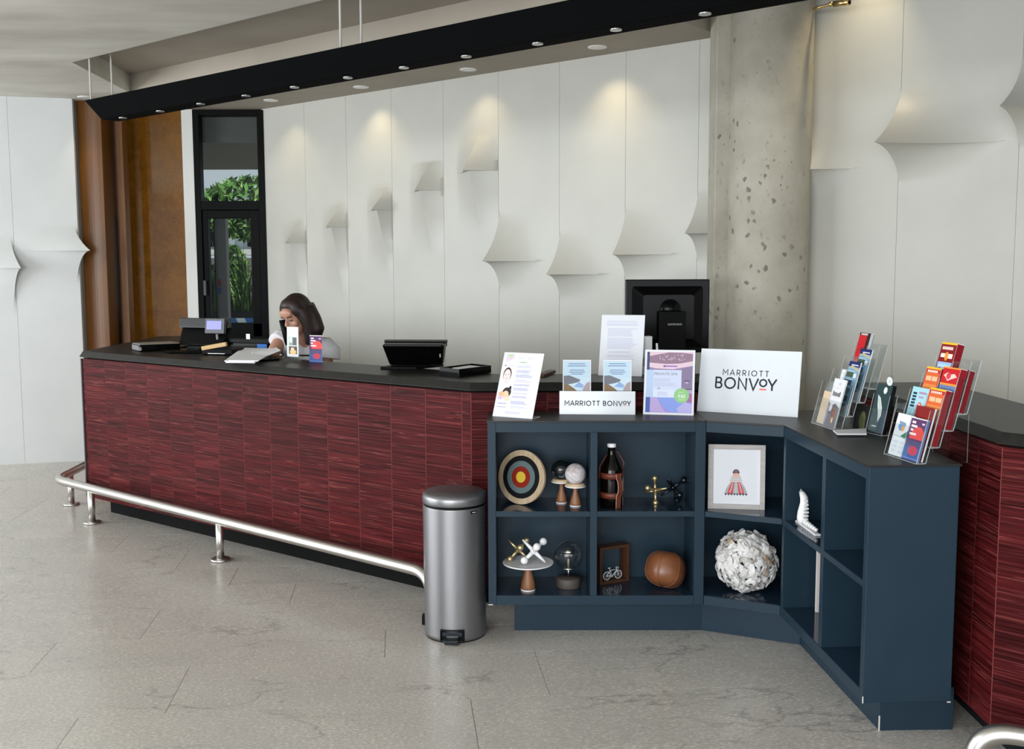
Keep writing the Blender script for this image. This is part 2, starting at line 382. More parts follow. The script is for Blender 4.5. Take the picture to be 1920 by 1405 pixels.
GLY = {  # geometric capitals, unit height, (advance, strokes)
 'M': (.98, [[(.06, 0), (.06, 1), (.48, .38), (.90, 1), (.90, 0)]]),
 'A': (.88, [[(.02, 0), (.43, 1), (.84, 0)], [(.16, .32), (.70, .32)]]),
 'R': (.72, [[(.08, 0), (.08, .95), (.36, .95)]+circ(.36, .69, .26, .26, 90, -90, 10)+[(.08, .43)], [(.34, .43), (.64, 0)]]),
 'I': (.26, [[(.12, 0), (.12, 1)]]),
 'O': (1.06, [circ(.5, .5, .45, .45, 0, 360, 28)]),
 'T': (.72, [[(.02, .95), (.66, .95)], [(.34, 0), (.34, .95)]]),
 'B': (.72, [[(.08, .05), (.08, .95), (.34, .95)]+circ(.34, .735, .21, .215, 90, -90, 8)+[(.08, .52)], [(.34, .52)]+circ(.36, .285, .24, .235, 90, -90, 8)+[(.08, .05)]]),
 'N': (.86, [[(.08, 0), (.08, 1), (.74, 0), (.74, 1)]]),
 'V': (.84, [[(.02, 1), (.41, 0), (.80, 1)]]),
 'Y': (.80, [[(.02, 1), (.38, .42), (.74, 1)], [(.38, .42), (.38, 0)]]),
 ' ': (.42, [])}
def cap_text(pr, s, x, y, h, m, wt=.13, track=.12, red=None):
    for i, ch in enumerate(s):
        if ch == 'o':   # the small raised o with its red underline
            pr.stroke([(x+h*(.02+.9*.29+.29*math.cos(R(a_))), y+h*(.64+.29*math.sin(R(a_)))) for a_ in range(0, 361, 15)], wt*h*.92, m)
            pr.rect(x-h*.02, y+h*.02, x+h*.58, y+h*.15, red); x += h*(.56+track); continue
        adv, st = GLY[ch]
        for q in st: pr.stroke([(x+p[0]*h, y+p[1]*h) for p in q], wt*h, m)
        x += h*(adv+track)
    return x
def cap_width(s, h, track): return sum(h*((GLY[c][0] if c != 'o' else .56)+track) for c in s)
def sheet(mb, w_, h_, th, tilt, mi=0, x0=None, y0=0., z0=0.):
    """a leaning sheet: foot along local x, leaning back along +y"""
    x0 = -w_/2 if x0 is None else x0
    up = Vector((0, math.sin(tilt), math.cos(tilt))); nb = Vector((0, math.cos(tilt), -math.sin(tilt)))
    P = [Vector((x0, y0, z0)), Vector((x0+w_, y0, z0)), Vector((x0+w_, y0, z0))+up*h_, Vector((x0, y0, z0))+up*h_]
    mb.plate(P, nb*th, mi); return P[0], up, -nb

# ================================================================== STRUCTURE
# ---- floor of stone slabs laid in rows of uneven width
fl = thing('floor', 'grey veined polished stone floor of the lobby', kind='structure')
MB().bx(-10, 7, -3, 9.62, -.06, -.006).build('floor_bed', GROUT, fl)
FA = R(6.2); fe = Vector((math.cos(FA), math.sin(FA), 0)); fn = Vector((-math.sin(FA), math.cos(FA), 0))
ROWS = [.9, 1.35, 1.8, 2.2, 2.62, 3.0, 3.40, 3.86, 4.335, 4.69, 5.125, 5.46, 5.80, 6.207, 6.6, 7.03, 7.446, 7.827, 8.25, 8.7, 9.15, 9.6, 10.1]
JO = {3.40: .253, 3.86: .564, 4.335: -.083, 4.69: -1.186, 5.125: -.565, 5.46: -.915, 5.80: -1.262, 7.446: -2.58}
TL = 1.46
for r0, r1 in zip(ROWS[:-1], ROWS[1:]):
    j0 = JO.get(r0, random.uniform(0, TL)); me = None
    k0 = int((-6.2-j0)/TL)
    for k in range(k0-1, k0+9):
        u0 = j0+k*TL; c = fe*(u0+TL/2)+fn*((r0+r1)/2)
        if c.x < -6.9 or c.x > 4.2 or c.y > 9.35 or c.y < .6: continue
        if me is None:
            b = MB().bx(-TL/2+.001, TL/2-.001, -(r1-r0)/2+.001, (r1-r0)/2-.001, -.02, 0)
            o = b.build('floor_tile', FLOOR, fl, ws=False, bevel=.0012, seg=1); me = o.data; o.location = c; o.rotation_euler.z = FA
        else:
            o = add_mesh('floor_tile', me, fl, c, FA)
# ---- back wall of stretched white sheets with pinched waves
WP0 = Vector((-2.271, 9.61, 0)); WU = Vector((.780, -.626, 0)).normalized(); WN = Vector((-WU.y, WU.x, 0))
def wallpt(s_, z_, d=0): return WP0+WU*s_-WN*d+Vector((0, 0, z_))
wb = thing('wall_back', 'white back wall of stretched sheets with pinched wave forms', kind='structure')
def wall_sz(x, y, d, P0=WP0, U=WU, N_=WN):     # photo point on a plane d in front of the wall
    r = ray(x, y); Pp = P0-N_*d; t = ((Pp-EYEV).dot(N_))/r.dot(N_); q = EYEV+r*t; return (q-P0).dot(U), q.z
def hill(s_, z_, F):
    ds = s_-F['s']; a = 0
    if ds < 0:
        if F['sl'] > 0 and -ds < F['sl']: a = (1+ds/F['sl'])**F['pl']
    elif ds < F['sr']: a = (1-ds/F['sr'])**F['pr']
    if a <= 0: return 0
    dz = z_-F['z']
    if dz >= 0: b = (1-dz/F['hu'])**F['pu'] if dz < F['hu'] else 0
    else:
        t = -dz/F['hd']; b = (1-math.sqrt(max(0, 1-(1-t)**2))) if t < 1 else 0
        if 't' in F and t < 1: b = (1-t)**F['t']*F.get('lip', 1)
    return F['D']*a*b
def wave_panel(name, parent, s0, s1, z0, z1, feats, P0=WP0, U=WU, N_=WN, mt=WALL, gap=.0012, tan=0):
    ss = set([s0+gap, s1-gap]); zz = set([z0, z1])
    n = max(6, int((s1-s0)/.028))
    for i in range(1, n): ss.add(s0+gap+(s1-s0-2*gap)*i/n)
    for i in range(1, int((z1-z0)/.12)): zz.add(z0+.12*i)
    for F in feats:
        if s0 <= F['s'] <= s1: ss.add(min(max(F['s'], s0+gap), s1-gap))
        for k in range(9):
            for sgn, wd in ((-1, F['sl']), (1, F['sr'])):
                q = F['s']+sgn*wd*(k/8)**1.5
                if s0+gap < q < s1-gap: ss.add(q)
        for k in range(20):
            q = F['z']+F['hu']*(k/19)
            if z0 < q < z1: zz.add(q)
        for k in range(20):
            q = F['z']-F['hd']*(k/19)**1.8-.0005
            if z0 < q < z1: zz.add(q)
    ss = sorted(ss); zz = sorted(zz)
    S2 = [ss[0]]
    for q in ss[1:]:
        if q-S2[-1] > .0012: S2.append(q)
    Z2 = [zz[0]]
    for q in zz[1:]:
        if q-Z2[-1] > .0004: Z2.append(q)
    cols = [(S2[0], 0)]+[(q, 1) for q in S2]+[(S2[-1], 0)]
    V = []; nz = len(Z2)
    for q, on in cols:
        for z_ in Z2:
            d = sum(hill(q, z_, F) for F in feats) if on else -.005
            V.append(P0+U*(q+max(0, d)*tan)-N_*d+Vector((0, 0, z_)))
    Fc = []
    for i in range(len(cols)-1):
        for j in range(nz-1): Fc.append((i*nz+j, (i+1)*nz+j, (i+1)*nz+j+1, i*nz+j+1))
    mb = MB(); mb.add(V, Fc, 0, True)
    o = mb.build(name, mt, parent)
    o.data.materials[0] = mt
    o.data.set_sharp_from_angle(angle=R(50))
    return o
def feat(tip, seam, kind, D, hu_px, hd_px, **kw):
    s_, z_ = wall_sz(tip[0], tip[1], D)
    zt = wall_sz(hu_px[0], hu_px[1], 0)[1]; zb = wall_sz(hd_px[0], hd_px[1], 0)[1]
    F = dict(s=s_, z=z_, D=D, hu=max(.12, zt-z_), hd=max(.15, z_-zb), pu=1.25, pl=1.0, pr=2.0, sl=.25, sr=.4)
    if kind == 'L':      # peak a little left of the seam, falling straight to it
        F['sr'] = max(.03, seam-s_); F['pr'] = 1.0; F['sl'] = .24; F['pl'] = 1.5; F['pu'] = 1.1; F['t'] = 1.5; F['lip'] = .66
    if kind == 'R':
        F['s'] = seam+.003; F['sl'] = 0; F['sr'] = .46; F['pr'] = 2.0; F['pu'] = 2.0
    F.update(kw); return F
SEAM = [0, .588, 1.123, 1.664, 2.233, 2.789, 3.353, 3.909, 4.465, 5.10, 5.752, 6.384, 7.02, 7.66]
FE = {}
def addF(i, F): FE.setdefault(i, []).append(F)
addF(0, feat((534, 455), SEAM[1], 'L', .175, (573, 412), (577, 585)))
addF(1, feat((611, 425), SEAM[2], 'L', .175, (652, 380), (657, 560)))
addF(2, feat((696, 393), SEAM[3], 'L', .18, (738, 350), (742, 520)))
addF(3, feat((778, 356), SEAM[4], 'L', .185, (829, 302), (832, 485), pu=.9))
addF(4, feat((868, 319), SEAM[5], 'L', .20, (932, 250), (935, 440), pu=.9))
addF(5, feat((905, 490), SEAM[5], 'R', .20, (943, 395), (941, 548)))
addF(6, feat((1018, 515), SEAM[6], 'R', .165, (1049, 430), (1050, 565)))
addF(7, feat((1140, 478), SEAM[7], 'R', .165, (1173, 385), (1171, 528)))
addF(8, feat((1276, 438), SEAM[8], 'R', .17, (1310, 352), (1308, 498)))
addF(9, feat((1494, 312), SEAM[9], 'R', .34, (1530, 225), (1530, 384)))
addF(10, feat((1648, 266), SEAM[10], 'R', .41, (1692, 150), (1686, 348), sr=.62))
addF(11, feat((1882, 198), SEAM[11], 'R', .44, (1925, 90), (1925, 285), sr=.62))
for i in range(len(SEAM)-1):
    zt = 3.13 if SEAM[i] < 4.4 else 3.9
    wave_panel('wall_panel', wb, SEAM[i], SEAM[i+1], 0, zt, FE.get(i, []))
MB().plate([wallpt(-.0, 0, -.004), wallpt(8.0, 0, -.004), wallpt(8.0, 3.95, -.004), wallpt(0, 3.95, -.004)], WN*.12).build('wall_core', WALL, wb)
# ---- left wall
LW0 = Vector((-6.2, 8.24, 0)); LW1 = Vector((-3.735, 9.0, 0)); LU = (Vector((-3.735, 9.0, 0))-Vector((-4.417, 8.807, 0))).normalized(); LN = Vector((-LU.y, LU.x, 0)); LW0 = LW1-LU*2.6
wl = thing('wall_left', 'white left wall with two pinched wave forms', kind='structure')
def lsz(x, y, d): return wall_sz(x, y, d, LW0, LU, LN)
def lfeat(tip, top, bot, s_edge, D):
    s_, z_ = lsz(tip[0], tip[1], D); zt = lsz(top[0], top[1], 0)[1]; zb = lsz(bot[0], bot[1], 0)[1]
    return dict(s=s_edge-.003, z=z_, D=D, hu=zt-z_, hd=z_-zb, pu=2.0, pl=2.0, pr=1, sl=.5, sr=0)
sl_seam = lsz(36, 650, 0)[0]
wave_panel('wall_panel', wl, 0, sl_seam, 0, 3.12, [lfeat((34, 503), (22, 440), (27, 600), sl_seam, .17)], LW0, LU, LN, LWALL, tan=.62)
wave_panel('wall_panel', wl, sl_seam, 2.6, 0, 3.12, [lfeat((184, 470), (165, 420), (178, 540), 2.6, .20)], LW0, LU, LN, LWALL, tan=.75)
MB().plate([LW0+LN*.005, LW1+LN*.005, LW1+LN*.005+Vector((0, 0, 3.12)), LW0+LN*.005+Vector((0, 0, 3.12))], LN*.10).build('wall_core', WALLP, wl)
# ---- ceilings
CA = Vector((-3.087, 7.466, 0)); CB = Vector((-3.14, 8.74, 0))
cl = thing('ceiling', 'pale plaster ceiling around a long recess', kind='structure')
e1 = CA+WU*11.8; sof_end = CB+WU*5.25
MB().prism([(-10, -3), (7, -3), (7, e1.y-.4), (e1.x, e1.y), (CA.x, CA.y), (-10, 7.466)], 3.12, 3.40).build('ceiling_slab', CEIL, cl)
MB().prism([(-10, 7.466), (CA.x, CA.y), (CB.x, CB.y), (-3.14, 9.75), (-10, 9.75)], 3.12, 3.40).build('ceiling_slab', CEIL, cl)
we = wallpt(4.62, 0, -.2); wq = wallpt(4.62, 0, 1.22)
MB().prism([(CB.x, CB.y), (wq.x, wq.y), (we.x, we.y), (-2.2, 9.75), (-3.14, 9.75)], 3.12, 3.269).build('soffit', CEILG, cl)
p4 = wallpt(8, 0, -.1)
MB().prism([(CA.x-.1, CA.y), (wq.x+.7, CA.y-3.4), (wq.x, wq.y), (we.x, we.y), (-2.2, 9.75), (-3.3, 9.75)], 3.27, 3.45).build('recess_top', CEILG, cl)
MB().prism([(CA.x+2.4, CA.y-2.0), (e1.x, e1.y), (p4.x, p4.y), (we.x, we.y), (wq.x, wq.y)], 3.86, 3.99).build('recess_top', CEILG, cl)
# ---- wood clad doorway, white reveal, window
dr = thing('door_1', 'glossy burl wood panelled doorway between left wall and window', kind='structure')
def vbox(x0, x1, y, Y, dep, mt, name, par, z0=0, z1=3.12, bev=.004):
    a_ = at_y(x0, y, Y).x; b_ = at_y(x1, y, Y).x
    return MB().bx(a_, b_, Y, Y+dep, z0, z1).build(name, mt, par, bevel=bev)
mb = MB()     # rounded wooden jamb
xa = at_y(152, 400, 9.12).x; xb = at_y(195, 400, 9.12).x; nseg = 10
pl = [(xa-.15, 9.5)]+[(xa+(xb-xa)*t, 9.12-.018*math.sin(math.pi*min(1, t*1.0))+.02*t) for t in [i/nseg for i in range(nseg+1)]]+[(xb, 9.5)]
mb.prism(pl, 0, 3.12); mb.build('rounded_jamb', WOODB, dr, bevel=.004)
vbox(186, 224, 400, 9.42, .06, WOODD, 'recess_panel', dr)
vbox(222, 235, 400, 9.30, .12, WOODB, 'door_post', dr)
vbox(205, 221, 530, 9.36, .03, BLKG, 'black_glass_strip', dr, .3, at_y(210, 405, 9.36).z)
vbox(228, 352, 400, 9.66, .05, BURL, 'burl_panel', dr)
mb = MB().bx(-4.6, -3.02, 9.72, 9.8, 0, 3.12); mb.build('back_panel', WALLP, dr)
t1 = setp(MB().bx(-3.0, -2.90, 9.60, 9.74, 0, 3.125).build('trim_1', WALLP), 'white vertical strip between the burl wood panel and the window', kind='structure')
wd = thing('window_1', 'tall black framed window with a fixed upper pane and a lower sash', (None), (-2.58, 9.6, 0), kind='structure')
X0, X1 = -2.895, -2.262
mb = MB(); mb.bx(X0, X0+.055, 9.585, 9.70, 0, 3.11); mb.bx(X1-.05, X1+.01, 9.585, 9.70, 0, 3.11); mb.bx(X0+.055, X1-.05, 9.585, 9.70, 3.065, 3.11); mb.bx(X0+.055, X1-.05, 9.585, 9.70, 2.215, 2.295)
mb.build('window_frame', BLACKF, wd, bevel=.004)
mb = MB(); mb.bx(X0+.058, X0+.105, 9.60, 9.68, 1.10, 2.21); mb.bx(X1-.135, X1-.053, 9.595, 9.68, 1.05, 2.21); mb.bx(X0+.105, X1-.135, 9.595, 9.68, 2.14, 2.21); mb.bx(X0+.058, X1-.053, 9.595, 9.68, .98, 1.175); mb.bx(X0+.155, X0+.165, 9.60, 9.66, 1.175, 2.14)
sash = mb.build('sash', BLACKF, wd, bevel=.004)
MB().bx(X0+.055, X1-.05, 9.64, 9.66, 0, .98).build('lower_panel', BLACKF, wd)
MB().bx(X0+.055, X1-.05, 9.64, 9.648, 2.295, 3.065).build('pane', GLASS, wd)
MB().bx(X0+.105, X1-.135, 9.64, 9.648, 1.175, 2.14).build('pane', GLASS, wd)
hp = at_y(386, 540, 9.585); MB().bx(hp.x-.012, hp.x+.012, 9.55, 9.585, hp.z-.07, hp.z+.07).build('handle', DKG, sash, bevel=.004)
# ---- column with its flat fin
cx, cy, cr = 1.552, 6.32, .242
co = thing('column', 'round raw concrete column with a flat fin on its left', 'column', (cx, cy, 0), kind='structure')
MB().lathe([(cr, 0), (cr, 3.86)], 64, (cx, cy, 0)).build('shaft', CONC, co)
xa, xb = at_y(1341, 300, 6.34).x, at_y(1378, 300, 6.34).x
MB().bx(xa, xb+.08, 6.34, 6.56, 0, 3.86).build('fin', CONC, co, bevel=.006)
# rest of the room outside the frame: right wall and the front wall pieces beside the glass
setp(MB().bx(6.9, 7.0, -3, 6, 0, 3.9).build('wall_right', WALLP), 'plain white wall at the far right of the lobby', kind='structure')
setp(MB().bx(-10, -9.9, 7.2, 9.6, 0, 3.12).build('trim_2', WALLP), 'white pier beside the glazing on the far left', kind='structure')
setp(MB().plate([(-10, 9.6, 0), LW0+LN*.01, LW0+LN*.01+Vector((0, 0, 3.12)), (-10, 9.6, 3.12)], (0, .1, 0)).build('trim_3', WALLP), 'white wall piece continuing the left wall', kind='structure')

# ================================================================== COUNTERS
L = Vector((-2.899, 6.964, 0)); K = Vector((-.197, 4.911, 0)); Mm = Vector((1.20, 4.905, 0))
CU = (K-L).normalized(); CN = Vector((-CU.y, CU.x, 0)); ZP0, ZP1, ZS = .122, 1.073, 1.12
def veneer(parent, P, Q, z0, z1, first=.026, wd_=.2362, hh=.119, flip=False):
    U = (Q-P).normalized(); N_ = Vector((U.y, -U.x, 0)); ang = math.atan2(U.y, U.x); Lh = (Q-P).length
    cols = []; x = 0.; nx = first
    while x < Lh-.004:
        e = min(nx, Lh); cols.append((x, e)); x = e; nx = x+wd_
    cache = {}
    base = XF[parent].translation
    for ci, (a_, b_) in enumerate(cols):
        off = hh/2 if ci % 2 else 0
        zs = [z0]; z = z0+(hh-off if off else hh)
        while z < z1-.02: zs.append(z); z += hh
        zs.append(z1)
        for z_a, z_b in zip(zs[:-1], zs[1:]):
            key = (round(b_-a_, 3), round(z_b-z_a, 3))
            if key not in cache:
                m_ = MB().bx(-(b_-a_)/2+.0022, (b_-a_)/2-.0022, 0, .0009, -(z_b-z_a)/2+.0006, (z_b-z_a)/2-.0006)
                me = bpy.data.meshes.new('veneer_piece'); me.from_pydata([tuple(v) for v in m_.v], [], m_.f); me.materials.append(VEN); cache[key] = me
            c = P+U*((a_+b_)/2)+N_*(.0012+random.uniform(-.0002, .0002))+Vector((0, 0, (z_a+z_b)/2))-base
            add_mesh('veneer_piece', cache[key], parent, c, ang)
def slab_run(mb, P, Q, N_, dep, z0=1.083, z1=ZS, lip=.016):   # N_ points to the customer side
    nrm = -N_
    pr = [(lip*N_, z0), (lip*N_*.0-N_*.004, z1), (nrm*dep, z1), (nrm*dep, z0)]
    vs_ = [P+Vector((0, 0, 0))+q[0]+Vector((0, 0, q[1])) for q in pr]+[Q+q[0]+Vector((0, 0, q[1])) for q in pr]
    mb.add(vs_, [(0, 3, 2, 1), (4, 5, 6, 7), (0, 1, 5, 4), (1, 2, 6, 5), (2, 3, 7, 6), (3, 0, 4, 7)])
def mitre_slab(pts, norms, dep, z0=1.083, z1=ZS, lip=.018):
    """bevelled slab along a polyline; norms = customer-side normals per segment"""
    def off(i, d):
        if i == 0: return pts[0]+norms[0]*d
        if i == len(pts)-1: return pts[-1]+norms[-1]*d
        n1, n2 = norms[i-1], norms[i]; b = (n1+n2).normalized(); return pts[i]+b*(d/b.dot(n1))
    mb = MB(); V = []; k = 4
    for i in range(len(pts)):
        V += [off(i, lip)+Vector((0, 0, z0)), off(i, -.004)+Vector((0, 0, z1)), off(i, -dep)+Vector((0, 0, z1)), off(i, -dep)+Vector((0, 0, z0))]
    F = []
    for i in range(len(pts)-1):
        a_, b_ = i*k, (i+1)*k
        for j in range(k): F.append((a_+j, b_+j, b_+(j+1) % k, a_+(j+1) % k))
    F += [(0, 1, 2, 3), tuple(len(V)-k+j for j in (3, 2, 1, 0))]
    return mb.add(V, F)
ct = thing('reception_counter', 'long reception counter with red veneer front and dark top, left of the shelves', 'counter', (-1.5, 6.2, 0))
nLK = -CN; nKM = Vector((0, -1, 0)); DL = Vector((-3.02, 8.6, 0)); nDL = Vector((-1, 0, 0))
Ld = Vector((-2.93, 8.6, 0))
nL0 = Vector((-(L-Ld).normalized().y*-1, 0, 0))
dirL = (L-Ld).normalized(); nL0 = Vector((dirL.y, -dirL.x, 0))
mitre_slab([Ld, L, K, Mm], [nL0, nLK, nKM], .40).build('countertop', COUNT, ct, bevel=.002)
def corepoly(pts, norms, d0, d1):
    def off(i, d):
        if i == 0: return pts[0]+norms[0]*d
        if i == len(pts)-1: return pts[-1]+norms[-1]*d
        n1, n2 = norms[i-1], norms[i]; b = (n1+n2).normalized(); return pts[i]+b*(d/b.dot(n1))
    A_ = [off(i, d0) for i in range(len(pts))]; B_ = [off(i, d1) for i in range(len(pts))]
    return [(p.x, p.y) for p in A_]+[(p.x, p.y) for p in B_[::-1]]
PT = [Ld, L, K, Mm]; NR = [nL0, nLK, nKM]
MB().prism(corepoly(PT, NR, 0, -.03), ZP0, 1.070).build('front_board', VENJ, ct)
MB().prism(corepoly(PT, NR, -.03, -.30), ZP0, 1.0835).build('body', DARK, ct)
veneer(ct, L, K, ZP0, 1.071, first=.03); veneer(ct, K, Mm, ZP0, 1.071, first=.13)
MB().box(L+Vector((0, 0, (ZP0+1.071)/2))+nLK*.003-CU*.006, (.012, .012, 1.071-ZP0), Matrix.Rotation(math.atan2(CU.y, CU.x), 4, 'Z')).build('end_trim', DKG, ct)
# plinth of dark tiles, set back
MB().prism(corepoly(PT, NR, -.125, -.3), 0, ZP0).build('plinth_core', DARK, ct)
Lp = L-nLK*.12-nL0*.20; Kp = K-nLK*.12
ll = (Kp-Lp).length; cut = [0, .14, .74, 1.30, 1.42, 2.02, 2.62, ll]
for a_, b_ in zip(cut[:-1], cut[1:]):
    c = Lp+CU*((a_+b_)/2); MB().box(c+Vector((0, 0, ZP0/2)), (b_-a_-.003, .012, ZP0-.004), Matrix.Rotation(math.atan2(CU.y, CU.x), 4, 'Z')).build('plinth_tile', PLINTHC, ct)
# lower work surface behind the raised shelf
MB().prism(corepoly([L+CU*.2, K, Mm], [nLK, nKM], -.34, -.64), .72, .755).build('work_surface', COUNT, ct, bevel=.003)
# right-hand counter
RR = Vector((1.602, 3.344, 0)); Rb = Vector((1.600, 4.86, 0)); R2 = RR+Vector((.70, -.714, 0)).normalized()*2.2
ct2 = thing('reception_counter', 'red veneer counter at the right edge, behind the brochure racks', 'counter', (1.8, 4.0, 0))
nA = Vector((-1, 0, 0)); d2 = (R2-RR).normalized(); nB = Vector((d2.y, -d2.x, 0))
mitre_slab([Rb, RR, R2], [nA, nB], .42).build('countertop', COUNT, ct2, bevel=.002)
MB().prism(corepoly([Rb, RR, R2], [nA, nB], 0, -.03), ZP0, 1.070).build('front_board', VENJ, ct2)
MB().prism(corepoly([Rb, RR, R2], [nA, nB], -.03, -.30), ZP0, 1.0835).build('body', DARK, ct2)
veneer(ct2, Rb, RR, ZP0, 1.071, first=.17, hh=.317); veneer(ct2, RR, R2, ZP0, 1.071, first=.5, wd_=.5, hh=.24)
MB().prism(corepoly([Rb, RR, R2], [nA, nB], -.10, -.3), 0, ZP0).build('plinth', PLINTHC, ct2)
# ---- foot rails
rl = thing('foot_rail', 'brushed steel foot rail along the long red counter', 'rail', (-1.7, 5.8, 0))
zr = .235
pth = arc_path([Vector((-3.17, 8.2, zr)), Vector((-3.135, 7.0, zr)), Vector((-.385, 4.757, zr)), Vector((-.385, 4.757, 0))], .12, 8)
MB().tube(pth, .029, 16).build('rail_tube', STEEL, rl)
for p in (at_z(166, 983, 0), at_z(412, 1052, 0), at_z(141, 946, 0)):
    if abs(p.x+3.117) < .1: q = Vector((-3.142, 7.25, 0))
    else:
        a_ = Vector((-3.135, 7.0, 0)); b_ = Vector((-.43, 4.79, 0)); t = (p-a_).dot((b_-a_))/(b_-a_).length_squared; q = a_+(b_-a_)*t
    po = MB().tube([q+Vector((0, 0, .004)), q+Vector((0, 0, zr))], .0225, 16).build('post', STEEL, rl)
    MB().lathe([(.056, 0), (.056, .012), (.05, .015)], 24, q).build('flange', STEEL, po)
rl2 = thing('foot_rail', 'bent steel foot rail end in the lower right corner', 'rail', (1.5, 3.1, 0))
p0 = at_z(1826, 1420, .02); p1 = at_z(1838, 1362, zr); p2 = p1+Vector((.70, -.70, 0)).normalized()*2
p1 = at_z(1828, 1366, zr); p0 = Vector((p1.x, p1.y, 0)); p2 = p1+(at_z(1920, 1379, zr)-at_z(1870, 1371, zr)).normalized()*1.6
MB().tube(arc_path([p0, p1, p2], .12, 10), .031, 16).build('rail_tube', STEEL, rl2)
MB().lathe([(.056, 0), (.056, .012), (.05, .015)], 24, p0).build('flange', STEEL, rl2)

# ================================================================== NAVY SHELF UNITS
ZB, ZT, TOPZ = .158, .985, .993
SH0, SH1, BZ = .560, .584, .200
def local_frame(P, ang): return Matrix.Translation(P) @ Matrix.Rotation(ang, 4, 'Z')
def cubes(root, Wd, Dp, st_l, st_r, div, with_sides=True):
    """2 x 2 open cube shelf; local x along the front, y into the unit"""
    B = lambda *a: MB().bx(*a)
    kw = dict(ws=False, bevel=.0015)
    B(0, st_l, 0, Dp, ZB, ZT).build('side_panel', NAVY, root, **kw); B(Wd-st_r, Wd, 0, Dp, ZB, ZT).build('side_panel', NAVY, root, **kw)
    B(st_l, Wd-st_r, 0, Dp-.015, ZT-.045, ZT).build('top_board', NAVY, root, **kw)
    B(st_l, Wd-st_r, 0, Dp-.015, ZB, BZ).build('bottom_board', NAVY, root, **kw)
    B(div[0], div[1], 0.001, Dp-.015, BZ, ZT-.045).build('divider', NAVY, root, **kw)
    B(st_l, div[0], 0.001, Dp-.015, SH0, SH1).build('shelf', NAVY, root, **kw); B(div[1], Wd-st_r, 0.001, Dp-.015, SH0, SH1).build('shelf', NAVY, root, **kw)
    B(st_l, Wd-st_r, Dp-.015, Dp-.002, ZB, ZT).build('back_board', NAVY, root, ws=False)
    for (a_, b_) in ((st_l, div[0]), (div[1], Wd-st_r)):
        for z_ in (SH1, BZ): MB().bx(a_+.001, b_-.001, .003, Dp-.016, z_, z_+.0008).build('shelf_gloss', NAVYD, root, ws=False)
A0 = Vector((-.109, 4.519, 0)); A1 = Vector((.853, 4.510, 0)); B1 = Vector((1.159, 4.364, 0)); C1 = Vector((1.207, 3.448, 0)); DP = .305
angA = math.atan2(A1.y-A0.y, A1.x-A0.x); WA = (A1-A0).length
sa = thing('shelf_unit', 'navy open shelf unit facing the lobby, beside the grey pedal bin', 'shelf', A0, angA)
cubes(sa, WA, DP, .036, .044, (.4545, .4855))
MB().bx(.115, WA+.05, .115, .30, 0, ZB).build('plinth', NAVY, sa, ws=False, bevel=.0015)
MB().bx(.0, .02, -.0012, .004, ZB-.0006, ZB+.004).build('chipped_corner', CHIP, sa, ws=False)
sb = thing('shelf_unit', 'navy corner shelf unit holding the shuttlecock print and driftwood ball', 'shelf', A1)
eB = (B1-A1).normalized(); nBk = Vector((-eB.y, eB.x, 0)); eC = (C1-B1).normalized(); nC = Vector((-eC.y, eC.x, 0))
bk = [A1+Vector((.002, 0, 0)), B1-eB*.003, B1+nC*.30-eB*.003, Vector((1.46, 4.815, 0)), Vector((.855, 4.815, 0))]
bk = [(p.x, p.y) for p in bk]
fr = lambda d: [A1+Vector((.002, 0, 0))+nBk*0, B1-eB*.003, B1-eB*.003+nBk*d, A1+nBk*d]
for z0, z1, nm in ((ZT-.045, ZT, 'top_board'), (SH0, SH1, 'shelf'), (ZB, BZ, 'bottom_board')):
    MB().prism(bk, z0, z1).build(nm, NAVY, sb, bevel=.0015)
ins = [(A1.x+.008, A1.y+.01), (B1.x-.012, B1.y+.014), (1.44, 4.40), (1.44, 4.795), (.87, 4.795)]
for z_ in (SH1, BZ): MB().prism(ins, z_, z_+.0008).build('shelf_gloss', NAVYD, sb)
MB().bx(.857, 1.46, 4.800, 4.815, ZB, ZT).build('back_board', NAVY, sb); MB().bx(1.445, 1.46, 4.375, 4.80, ZB, ZT).build('back_board', NAVY, sb)
q0 = A1+nBk*.115+eB*.01-Vector((.0, .0, 0)); pA = A1+Vector((.013, .116, 0)); pB = at_z(1499.4, 1209.3, 0)
MB().prism([(pA.x, pA.y), (pB.x, pB.y), (pB.x+.15, pB.y+.02), (1.40, 4.79), (.87, 4.79)], 0, ZB).build('plinth', NAVY, sb, bevel=.0015)
angC = math.atan2(eC.y, eC.x); WC = (C1-B1).length
sc_ = thing('shelf_unit', 'navy open shelf unit on the right, turned sideways with a plain end panel', 'shelf', B1, angC)
cubes(sc_, WC, DP+.008, .024, .031, (.466, .499))
pr = [at_z(1499.4, 1209.3, 0), at_z(1647.6, 1370.5, 0), at_z(1833, 1368.5, 0)]
MB().prism([(pr[0].x+.001, pr[0].y), (pr[1].x, pr[1].y), (pr[2].x-.09, pr[2].y), (pr[0].x+.28, pr[0].y)], 0, ZB-.0005).build('plinth', NAVY, sc_, bevel=.0015)
mb = MB(); mb.box(pr[1]+Vector((.0005, -.0006, .028)), (.004, .004, .056)); mb.box(C1+Vector((.001, -.0006, ZB+.012)), (.003, .003, .024)); mb.box(C1+Vector((.30, 0.003, ZB+.002)), (.012, .003, .004))
mb.build('chipped_corner', CHIP, sc_)
wt1 = setp(MB().prism([(-.112, 4.512), (.852, 4.503), (.8515, 4.826), (-.112, 4.83)], ZT, TOPZ).build('worktop', TOPB, bevel=.001), 'thin black laminate top over the left navy shelves', 'worktop')
cc = C1+nC*.318
